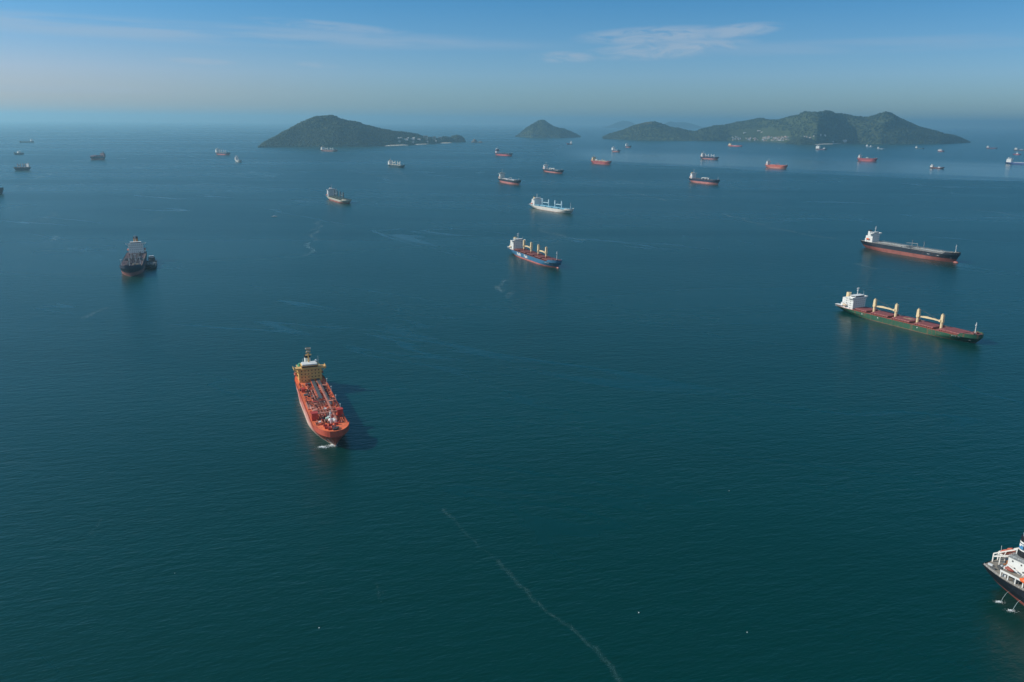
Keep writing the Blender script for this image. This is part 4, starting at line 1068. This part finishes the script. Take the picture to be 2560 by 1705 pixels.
# funnel: black foot, white band with a framed emblem, black crown
fx, fy, fz = hx+14.5, 0.0, zd+HH+0.25
mb = MB(); mb.oval(fx, fy, fz, fz+3.2, 3.4, 3.4, 0.99, 24, p=2.2); fun = mb.build('funnel', M_BLACK, root)
mb = MB(); mb.oval(fx, fy, fz+3.205, fz+8.0, 3.4, 3.4, 0.99, 24, p=2.2); mb.build('funnel_band', M_WHITE, fun)
mb = MB(); mb.oval(fx, fy, fz+8.005, fz+10.2, 3.38, 3.38, 0.97, 24, p=2.2); mb.build('funnel_cap', M_BLACK, fun)
for dx, dy, r in ((-1.2, 0.6, 0.7), (0.6, -0.8, 0.8), (1.2, 1.0, 0.5), (-0.4, -1.8, 0.4), (-1.9, -0.8, 0.45)):
    mb = MB(); mb.rod((fx+dx, fy+dy, fz+10.0), (fx+dx-0.3, fy+dy, fz+11.9), r, r, 10); mb.build('exhaust_pipe', paint('bare_steel', (0.45, 0.45, 0.45), 0.4), fun)
M_LOGB = plain('emblem_blue', (0.06, 0.22, 0.42)); M_LOGD = plain('emblem_frame', (0.03, 0.07, 0.12))
def plate(nm, mat, pts, off, par):               # flat badge bent onto the funnel's starboard quarter
    a0 = math.radians(-112); mb = MB(); vs = []
    for u, z in pts:
        a = a0+u/3.45; q = 3.48+off; vs.append((fx+q*math.cos(a), fy+q*math.sin(a), fz+5.6+z))
    mb.add(vs, [tuple(range(len(vs)))]); return mb.build(nm, mat, par)
em = plate('funnel_emblem', M_LOGD, [(-1.6, -1.6), (-0.8, -1.6), (0, -1.6), (0.8, -1.6), (1.6, -1.6), (1.6, 1.6), (0.8, 1.6), (0, 1.6), (-0.8, 1.6), (-1.6, 1.6)], 0.10, fun)
plate('emblem_field', M_WHITE, [(-1.25, -1.25), (0, -1.25), (1.25, -1.25), (1.25, 1.25), (0, 1.25), (-1.25, 1.25)], 0.20, fun)
plate('emblem_shape', M_LOGB, [(-1.25, -1.25), (0, -1.25), (1.25, -1.25), (1.25, 0.3), (0.4, 0.9), (-0.1, -0.2), (-1.25, 0.0)], 0.30, fun)
# free-fall boat on its ramp over the stern
M_RAMP = paint('white_ramp', (0.72, 0.70, 0.66), 0.5, 0.06, 0.5)
mb = MB()
A0, A1 = Vector((hx+1.0, 0, zd+3.2)), Vector((hx+10.0, 0, zd+8.2))
U0, U1 = Vector((hx+0.6, 0, zd+4.6)), Vector((hx+11.2, 0, zd+12.4))
for sg in (-2.1, 2.1):
    o_ = Vector((0, sg, 0)); mb.beam(A0+o_, A1+o_, 0.5, 0.6); mb.beam(U0+o_, U1+o_, 0.5, 0.55)
    mb.beam(Vector((hx+0.6, sg, zd)), U0+o_, 0.5, 0.5); mb.beam(Vector((hx+4.0, sg, zd)), A0.lerp(A1, 0.33)+o_, 0.4, 0.4); mb.beam(Vector((hx+8.5, sg, zd)), A0.lerp(A1, 0.83)+o_, 0.45, 0.45); mb.beam(Vector((hx+10.9, sg, zd+3.2)), U1+o_, 0.45, 0.45)
    mb.beam(A0.lerp(A1, 0.5)+o_, U0.lerp(U1, 0.55)+o_, 0.3, 0.3)
for f in (0.0, 0.33, 0.66, 1.0): p = A0.lerp(A1, f); mb.beam(p+Vector((0, -1.9, 0)), p+Vector((0, 1.9, 0)), 0.35, 0.35)
mb.beam(U1+Vector((0, -2.0, 0)), U1+Vector((0, 2.0, 0)), 0.4, 0.4)
rp = mb.build('boat_ramp', M_RAMP, root)
mb = MB(); mb.ball((0, 0, 0), 4.3, 1.45, 1.4, 14, 8); mb.box(0.2, 3.2, -0.9, 0.9, 0.9, 1.9, 0, 0.5, 0.25)
lb = mb.build('lifeboat', paint('red_lifeboat', (0.46, 0.12, 0.07), 0.45, 0.1, 0.6), rp, True)
lb.location = A0.lerp(A1, 0.55)+Vector((0, 0, 1.7)); lb.rotation_euler = (0, -math.atan2(5.0, 9.0), 0)
lifeboat(root, hx+24, -13.0, zd+4.2, 7.5); lifeboat(root, hx+24, 13.0, zd+4.2, 7.5)
lifeboat(root, hx+13.0, -9.2, zd+4.2, 4.6, paint('dark_red_boat', (0.30, 0.07, 0.05)), davit=False)
mb = MB(); mb.beam((hx+11.5, -8.8, zd+3.15), (hx+11.5, -8.8, zd+6.0), 0.5, 0.5); mb.beam((hx+11.5, -8.8, zd+5.9), (hx+17, -9.6, zd+5.0), 0.5, 0.6); mb.build('provision_crane', M_WHITE, root)
mb = MB(); mb.box(XA-1.9, XA-0.11, -6.5, -4, zd-0.01, zd+3.0); mb.box(XA-1.6, XA-0.11, 3, 6, zd-0.01, zd+5.0); mb.rod((XA+1.2, 5.5, zd+HH+0.2), (XA+1.2, 5.5, zd+HH+2.4), 0.6, 0.6, 10); mb.rod((XF-6, -5, zd+HH+0.2), (XF-6, -5, zd+HH+1.6), 0.8, 0.8, 10); mb.build('vent_cowl', M_WHITE, sup)
winches(root, H, 2, paint('rusty_orange', (0.42, 0.16, 0.05)), hx+3, hx+8, 14)
winches(root, H, 3, M_DGREY, hx+2.5, hx+9, 16)
for x, y, a, b, h_ in ((hx+2.5, -6.5, 1.2, 0.5, 0.9), (hx+5, -8.6, 1.4, 0.5, 0.8), (hx+12, -10.2, 1.0, 0.7, 1.2), (hx+7, -4, 1.2, 1.4, 1.5), (hx+8.5, 5, 1.6, 1.2, 1.2), (hx+3, 6, 1.3, 0.5, 0.9), (hx+18, -10.5, 1.5, 0.8, 1.2), (hx+27, -10.8, 1.5, 0.8, 1.4)):
    mb = MB(); mb.box(x-a, x+a, y-b, y+b, zd-0.02, zd+h_, 0, 0.1, 0.1); mb.build('deck_locker', random.choice((M_GREY, M_GREYW, M_DGREY)), root)
deck_rail(root, H, hx+0.8, hx+48, M_WHITE, step=2.0, inset=0.965)
mb = MB()
for a, b in (((XA, -HW), (XF, -HW)), ((XA, -HW), (XA, HW)), ((XA, HW), (XF, HW))):
    for k in range(9):
        p = Vector((lerp(a[0], b[0], k/8), lerp(a[1], b[1], k/8), zd+HH+0.2)); mb.rod(p, p+Vector((0, 0, 1.1)), 0.06, 0.06, 4)
    for f in (0.6, 1.1): mb.rod((*a, zd+HH+0.2+f), (*b, zd+HH+0.2+f), 0.05, 0.05, 4)
mb.build('railing', M_WHITE, sup)
mb = MB(); mb.rod((hx+0.6, 4.5, zd), (hx+0.0, 4.5, zd+7), 0.12, 0.08, 6); mb.build('flagstaff', M_WHITE, root)
mb = MB()
for k in range(7):
    x = hx+27+k*0.9; z = 7.2; mb.beam((x, -H.half(x, z)-0.08, z-0.7), (x+0.2*(k % 2), -H.half(x, z)-0.08, z+0.7), 0.35, 0.06)
mb.build('side_lettering', M_GREYW, root)
tanker_deck(root, H, hx+52, 60, M_GREY, n=5, clutter=10)
E_ROOT, E_H = root, H

# ---- middle distance
WH = M_WHITE
tank('black tanker with red waterline and white funnel, left of the white pipe tanker', place_h(1249, 1298, 458, -66, 5, 6), C_BLACK, C_PINK, 6.5, (0.20, 0.19, 0.17), 13, B=30, hh=19, housec=paint('grey_green_house', (0.52, 0.55, 0.52)), func=M_GREYW, pipec=M_GREYW, fm=8)  # house in an even greyish green paint
tank('black tanker with a white deck gantry, right of the other black tanker in mid bay', place_h(1358.7, 1406, 431, -66, 5, 6), C_BLACK, C_PINK, 5.0, (0.12, 0.14, 0.14), 11.5, B=29, hh=17, deckbox=(M_WHITE, 0.32, 0.58, 6), fm=10, pipec=M_GREY, clutter=8)
tank('red hulled tanker with cream house and cream deck gear', place_h(1479, 1526, 410, -63, 5, 6), (0.31, 0.068, 0.058), (0.37, 0.11, 0.095), 3.0, (0.25, 0.12, 0.08), 16, B=31, housec=M_CREAM, func=M_CREAM, hh=16, pipec=M_CREAM, rust=0.15, fm=9, posts=3, deckbox=(M_WHITE, 0.20, 0.30, 7))
tank('dark blue tanker with pink waterline, buff funnel and white deck gantry', place_h(1724, 1796, 458, -64, 5, 6), C_NAVY, C_PINK, 7.0, (0.13, 0.06, 0.06), 14.5, B=31, hh=19, func=M_BUFF, deckbox=(M_WHITE, 0.42, 0.66, 6), fm=12, pipec=M_DGREY, clutter=10, rust=0.1)
bulk('dark blue bulk carrier with white house and white cranes near the village', place_h(1752, 1795.6, 397.5, -62, 5, 6), C_NAVY, C_PINK, 5.0, (0.10, 0.08, 0.09), (0.14, 0.08, 0.08), M_WHITE, 12, lod=1, B=30, hh=19, crh=19, fm=9, rust=0.05)
tank('bright orange red tanker with a white waterline stripe and white house', place_h(1914, 1967, 420, -62, 5, 6), (0.43, 0.10, 0.062), (0.48, 0.19, 0.14), 5.0, (0.36, 0.10, 0.06), 14, B=30, hh=17, pipec=M_OPIPE, rust=0.05, fm=11, clutter=8)
tank('deep red tanker with white house and two white deck boxes', place_h(2143.8, 2192, 402.5, -62, 5, 6), (0.28, 0.052, 0.06), (0.38, 0.09, 0.09), 6.5, (0.26, 0.06, 0.05), 16, B=30, hh=17, pipec=M_DGREY, deckbox=(M_WHITE, 0.43, 0.54, 4.5), rust=0.05, fm=8, clutter=6)
root, H, sup, zr, zd = tank('red hulled tanker with a very tall white and dark tower, right of the spit', place_h(1238.5, 1280, 389, -55, 5, 6), (0.014, 0.022, 0.04), (0.40, 0.085, 0.09), 9.0, (0.13, 0.075, 0.08), 15, B=33, hh=24, housec=paint('pale_tower', (0.62, 0.60, 0.64)), func=M_WHITE, pipec=M_DGREY, rust=0.05, fm=9, clutter=6, fh=16, capc=None, monkey=M_WHITE)
mb = MB(); mb.box(-H.L/2+H.L*0.07, -H.L/2+H.L*0.145, -H.B*0.335, H.B*0.335, zd+13, zd+23.4); mb.build('dark_red_tower_band', paint('dark_maroon', (0.10, 0.035, 0.05)), sup)
bulk('small dark bulk carrier with many white cranes, below the spit', place_h(972, 1010, 417, -56, 5, 6), (0.02, 0.05, 0.06), (0.03, 0.05, 0.06), 1.5, (0.35, 0.33, 0.28), (0.48, 0.46, 0.40), paint('pale_crane', (0.72, 0.68, 0.58)), 8.5, lod=0, B=27, hh=17, crh=20, fm=9, rust=0.05)
bulk('brownish bulk carrier lying just off the long pointed island', place_h(802, 843, 378.3, -36, 4, 6), (0.16, 0.085, 0.075), (0.30, 0.14, 0.11), 3.0, (0.26, 0.22, 0.20), (0.30, 0.25, 0.22), M_WHITE, 10, lod=0, B=27, hh=17, crh=17, fm=9, rust=0.05)
bulk('dark cargo ship with pale cranes and red waterline, left of the pointed island', place_h(541, 574, 387, -42, 4, 6), (0.018, 0.024, 0.045), (0.42, 0.11, 0.11), 6.0, (0.10, 0.12, 0.13), (0.25, 0.28, 0.28), M_GREYW, 13, lod=0, B=30, hh=20, crh=20, fm=10, rust=0.0)

# ---- small and far vessels
def small(label, pos, hullc, D, housec=M_WHITE, boot=0, bootc=None, deckc=(0.2, 0.18, 0.16), hh=11, house=(0.05, 0.22), cargo=None, masts=(), cat='ship', name='cargo_ship', group='small far ships in the bay', B=None, fun=M_WHITE, fc=2.0):
    root, H, dm = ship(label, cat, group, pos, hullc, bootc, boot, deckc, name, B=B, D=D, lod=0, rust=0.05, rake=4, over=4, fc=fc)
    L = H.L; hx = -L/2; x0, x1 = hx+L*house[0], hx+L*house[1]
    sup, zr, zd = accommodation(root, H, x0, x1, H.B*0.8, hh, housec, wing=H.B*0.95, ntier=3)
    funnel(root, lerp(x0, x1, 0.2), 0, zr, 5, L*0.02, H.B*0.12, fun, caph=1.0, pipes=False)
    mast(root, lerp(x0, x1, 0.65), 0, zr, hh*0.6, housec, r=0.5)
    for f, h_, m_ in masts:
        x = hx+L*f; mb = MB(); mb.rod((x, 0, H.D-0.02), (x, 0, H.D+h_), 0.9, 0.6, 8); mb.box(x-0.6, x+0.6, -3, 3, H.D+h_*0.8, H.D+h_*0.8+0.9); mb.build('cargo_mast', m_, root)
    if cargo:
        for a, b, h_, m_ in cargo:
            mb = MB(); n = max(1, int((b-a)*L/14)); w_ = (b-a)*L/n
            for i in range(n): mb.box(hx+L*a+w_*i+0.3, hx+L*a+w_*(i+1)-0.3, -H.B*0.36, H.B*0.36, H.D-0.02, H.D+h_*(0.8+0.2*((i*7) % 3)/2))
            mb.build('deck_cargo', m_, root)
    return root, H
DARK = (0.02, 0.03, 0.045)
small('small white ship with a dark bow, below the tip of the pointed island', (sea(596, 404.5), math.radians(-59), 100.0), (0.40, 0.42, 0.42), 9, B=20, hh=15, masts=((0.5, 12, M_WHITE),))
small('tiny red and white ship under the small cone island', place_h(1429.5, 1418, 361, -115), (0.30, 0.07, 0.07), 9, B=22, hh=16)
small('dark tanker with red waterline, left one of the pair below the two islands', place_h(1530.6, 1549.5, 379.5, -68), DARK, 12, boot=5, bootc=C_PINK, B=26, hh=18, masts=((0.5, 6, M_GREYW),), deckc=(0.3, 0.33, 0.33), cargo=((0.3, 0.8, 2.0, M_GREYW),))
small('dark small ship with white house, right one of the pair below the two islands', place_h(1565, 1576.5, 368.5, -75), DARK, 12, boot=5, bootc=C_PINK, B=26, hh=18)
small('low red tanker with a cream house lying off the village left of the headland', place_h(1820, 1856, 366, -52), (0.46, 0.075, 0.06), 9, B=24, hh=15, deckc=(0.35, 0.12, 0.1), cargo=((0.32, 0.6, 3.0, M_GREYW),), housec=M_CREAM)
small('dark cargo ship with tall pale deck loads off the headland', place_h(2038.8, 2067, 374.2, -50), DARK, 9, boot=3, bootc=(0.25, 0.07, 0.09), B=24, hh=22, house=(0.05, 0.35), masts=((0.75, 18, M_GREYW),), cargo=((0.68, 0.86, 9, M_GREYW),))
small('grey ship with two white towers nearest the right foot of the long island', place_h(2164.5, 2186, 368, -45), (0.12, 0.2, 0.26), 7, B=22, hh=13, masts=((0.55, 13, M_WHITE),), cargo=((0.5, 0.62, 10, M_WHITE),))
small('low white boat just below the two tower grey ship', place_h(2192.8, 2211, 373, -45), (0.3, 0.36, 0.40), 6, B=18, hh=9, masts=((0.2, 14, M_GREYW),))
small('dark ship with white house below the tapering right end of the long island', place_h(2287.5, 2311, 372, -45), (0.05, 0.10, 0.13), 7, B=22, hh=12)
small('rounded pale pink ship alone right of the long island foot', place_h(2344, 2361, 379, -48), (0.25, 0.10, 0.12), 7, B=20, hh=9, house=(0.05, 0.6))
small('dark red ship with white house on the open water right of the long island', place_h(2465, 2494, 371.5, -42), (0.16, 0.07, 0.10), 8, B=22, hh=13)
small('ship with white house cut by the right edge, topmost of three there', place_h(2534, 2572, 376.5, -45), (0.08, 0.06, 0.08), 8, B=22, hh=13, cargo=((0.4, 0.6, 5, M_GREYW),))
small('low red work boat at the right edge between two bigger ships', place_h(2531.6, 2553, 387, -45), (0.34, 0.06, 0.08), 6, B=16, hh=8, house=(0.4, 0.6), deckc=(0.3, 0.1, 0.1))
small('blue hulled ship with white house cut by the right edge, lowest of three there', place_h(2513, 2603, 411, -58), (0.04, 0.07, 0.20), 9, B=30, hh=20, house=(0.04, 0.17), cargo=((0.25, 0.85, 2.5, M_GREYW),), deckc=(0.3, 0.36, 0.42))
small('low brown coaster with small white house, alone right of the deep red tanker', place_h(2324.6, 2360, 421, -62), (0.12, 0.06, 0.06), 5, B=17, hh=8, cargo=((0.6, 0.75, 4, M_WHITE),), deckc=(0.25, 0.12, 0.1))
small('far hazy blue ship with white house at its right end, topmost on the left', place_h(85.7, 49, 356.3, -130), (0.03, 0.05, 0.06), 11, B=27, hh=13)
small('hazy dark ship second from the top at the left edge', place_h(60, 35, 386, -125), DARK, 9, boot=2, bootc=(0.2, 0.07, 0.08), B=22, hh=7, house=(0.3, 0.6))
bulk('hazy dark bulk carrier with four brown cranes at the left', place_h(77, 36, 426, -125, 4, 5), (0.022, 0.03, 0.05), (0.03, 0.035, 0.05), 2.0, (0.16, 0.11, 0.11), (0.24, 0.17, 0.16), paint('brown_crane', (0.34, 0.24, 0.22)), 12.5, lod=0, B=27, hh=13, crh=17, fm=0, rust=0.0, housec=M_GREYW)
small('dark ship with raised bow cut by the left edge', (sea(-18, 482), math.radians(-40), 150.0), (0.018, 0.03, 0.045), 14, B=26, hh=18, house=(0.42, 0.62), fc=4.0)
small('black ship with a pink lit bow and brown deck load at the left', place_h(262, 228, 399, -112), (0.016, 0.022, 0.035), 15, boot=7, bootc=C_PINK, B=34, hh=18, house=(0.03, 0.16), housec=paint('brown_load', (0.20, 0.12, 0.12)), cargo=((0.2, 0.9, 10, paint('maroon_load', (0.24, 0.12, 0.13))),), fun=M_DGREY)

# small boats and floats
def boat(label, p, rz, l, name='motorboat', cat='boat'):
    e = empty(name, (p.x, p.y, 0), rz); tag(e, label, cat)
    mb = MB(); vs = []
    for z, k in ((-0.3, 0.75), (1.0, 1.0)):
        vs += [(-l/2, -l*0.14*k, z), (l*0.2, -l*0.15*k, z), (l/2*k, 0, z+0.2*(z > 0)), (l*0.2, l*0.15*k, z), (-l/2, l*0.14*k, z)]
    mb.add(vs, [(0, 1, 6, 5), (1, 2, 7, 6), (2, 3, 8, 7), (3, 4, 9, 8), (4, 0, 5, 9), (5, 6, 7, 8, 9)]); mb.build('hull', M_WHITE, e)
    mb = MB(); mb.box(-l*0.15, l*0.12, -l*0.09, l*0.09, 0.98, 2.3, 0, 0.25, 0.15); mb.build('cabin', M_GREYW, e)
boat('small white motorboat drawing a thin curved wake in the left half of the bay', sea(685, 541.5), math.radians(200), 13)
boat('tiny white boat alone between the village and the orange red tanker', sea(1949, 371), math.radians(10), 16)
def float_ball(label, p, r):
    e = empty('mooring_float', (p.x, p.y, 0), 0); tag(e, label, 'float', 'small white floats in the near water')
    mb = MB(); mb.ball((0, 0, r*0.35), r, r, r*0.9, 10, 6); mb.build('float_body', M_WHITE, e, True)
    mb = MB(); mb.rod((0, 0, r*1.15), (0, 0, r*1.8), r*0.14, r*0.1, 6); mb.build('float_ring', M_GREY, e)
for px, py, r, lab in ((1597, 1532, 0.42, 'white float just right of the foam line, biggest of the specks'), (1868, 1581, 0.32, 'small white float farthest right of the foam line'), (798, 1570, 0.42, 'white float alone at the bottom left of the foam line'), (437, 1433, 0.26, 'faint white float high up in the left foreground water'), (1823, 1227, 0.30, 'faint white float right of centre below the green bulk carrier')):
    float_ball(lab, sea(px, py), r*0.72)

# ------------------------------------------------------------------ foam: streaks, wakes, splashes
def flecks(name, paths, label, size, cover, width, seed=1, kind='stuff', fm=None):
    r = random.Random(seed); mb = MB()
    for pts, wmul, cmul in paths:
        P = [sea(*p) for p in pts]
        for a, b in zip(P, P[1:]):
            ln = (b-a).length; d = (b-a).normalized(); nrm = Vector((-d.y, d.x, 0))
            n = int(ln*width*wmul*cover*cmul/(size*size*2.0))
            for k in range(n):
                f = r.random()
                clump = 0.5+0.5*math.sin(f*ln*0.11+seed)+0.5*math.sin(f*ln*0.037+2*seed)
                if r.random() > 0.5+0.45*clump: continue
                wob = width*wmul*0.8*math.sin(f*ln*0.05+seed)
                c = a+d*(f*ln)+nrm*(r.gauss(0, width*wmul*0.32)+wob)
                s = size*r.uniform(0.5, 1.4); a0 = r.random()*6.28; e = r.uniform(0.35, 0.8)
                z = r.uniform(0.05, 0.09)
                vs = []
                for j in range(5):
                    t = j*1.2566; q = s*r.uniform(0.6, 1.1); ux = math.cos(t)*q; uy = math.sin(t)*q*e
                    vs.append((c.x+ux*math.cos(a0)-uy*math.sin(a0), c.y+ux*math.sin(a0)+uy*math.cos(a0), z))
                mb.add(vs, [(0, 1, 2, 3, 4)])
    o = mb.build(name, fm or M_THIN); tag(o, label, 'foam', kind=kind); return o
flecks('foam_line', [(((1106, 1272), (1130, 1293)), 1.2, 1.2), (((1130, 1293), (1180, 1345), (1205, 1372)), 0.8, 0.5), (((1205, 1372), (1243, 1400)), 0.8, 0.25), (((1243, 1400), (1265, 1424), (1310, 1468), (1342, 1505)), 1.15, 1.1), (((1342, 1505), (1372, 1533), (1420, 1560), (1482, 1615)), 1.0, 1.0), (((1482, 1615), (1520, 1655), (1560, 1712), (1600, 1780)), 1.15, 1.2)],
       'thin white foam line running down through the foreground water', 0.10, 0.20, 2.2, 3)
flecks('foam_line', [(((948, 1455), (956, 1485), (962, 1510)), 1.0, 0.8)], 'short faint foam streak left of the long foam line', 0.18, 0.16, 2.6, 5)
flecks('foam_line', [(((256, 1290), (238, 1318), (222, 1340)), 1.0, 0.7)], 'short faint foam streak at the far left of the foreground', 0.18, 0.08, 3.0, 6)
far = [((87, 557), (115, 545), (141, 532)), ((375, 562), (390, 553), (397, 543)), ((772, 640), (778, 610), (790, 575), (802, 552)), ((902, 432), (960, 442), (1027, 456)), ((1802, 535), (1850, 545), (1900, 562), (1980, 580), (2085, 597)),
       ((1563, 478), (1610, 488), (1682, 505)), ((560, 590), (600, 583)), ((640, 560), (680, 562)), ((1340, 570), (1400, 590), (1470, 600)), ((990, 425), (1030, 455)), ((225, 795), (250, 770)), ((30, 470), (110, 440), (150, 430)), ((1250, 700), (1262, 730), (1275, 745)), ((2130, 660), (2200, 672)),
       ((1810, 480), (1900, 487)), ((2420, 520), (2550, 540)), ((1500, 440), (1560, 452), (1610, 460)), ((130, 590), (150, 600))]
flecks('foam_line', [(p, 1.0, 1.0) for p in far], 'faint pale foam streaks scattered over the middle of the bay', 0.5, 0.20, 9.0, 8, fm=M_MID)
flecks('boat_wake', [(((686, 541), (700, 539), (715, 538.5), (735, 541)), 1.0, 1.0)], 'thin curved wake behind the small white motorboat', 0.5, 0.22, 2.5, 9, fm=M_FOAM)
def splash(name, px, py, rx, n, label, seed, hgt=0.8, fs=1.0):
    r = random.Random(seed); p = sea(px, py); mb = MB()
    for k in range(n):
        a = r.random()*6.28; q = abs(r.gauss(0, 0.6)); x = p.x+math.cos(a)*q*rx; y = p.y+math.sin(a)*q*rx*0.55
        s = fs*r.uniform(0.07, 0.22)*(1.2-min(1, q)*0.6); mb.ball((x, y, 0.05+r.random()*hgt*max(0, 1-q)), s*1.4, s, s*0.6, 6, 4)
    o = mb.build(name, M_FOAM); tag(o, label, 'splash', kind='stuff')
splash('water_splash', 832, 1114, 4.0, 520, 'white splash at the foot of the orange bow', 1)
splash('water_splash', 808, 1118, 4.5, 460, 'white splash left of the orange bow', 2)
def jet(label, root, H, x, z0, out):
    mb = MB(); y0 = -H.half(x, z0)-0.05; prev = None
    for k in range(9):
        f = k/8; p = root.matrix_basis @ Vector((x-f*0.8, y0-out*f, z0*(1-f*f)))
        if prev is not None: mb.rod(prev, p, 0.035+0.04*f, 0.04+0.045*f, 6)
        prev = p
    o = mb.build('water_jet', M_MID); tag(o, label, 'water jet', kind='stuff'); return prev

e1 = jet('thin white water jet falling from the stern side of the right edge ship, left one', E_ROOT, E_H, -90+15.5, 5.2, 4.0)
e2 = jet('thin white water jet falling from the side of the right edge ship, right one', E_ROOT, E_H, -90+22.5, 5.2, 4.0)
for e_, lab, sd in ((e1, 'left white splash under the stern discharge of the right edge ship', 3), (e2, 'right white splash under the stern discharge of the right edge ship', 4)):
    q_ = proj(e_); splash('water_splash', q_[0]-4, q_[1], 2.6, 300, lab, sd, 0.4, 0.55)
# open list of ship positions for checking
for l in SHIPLOG: print('SHIP', l)
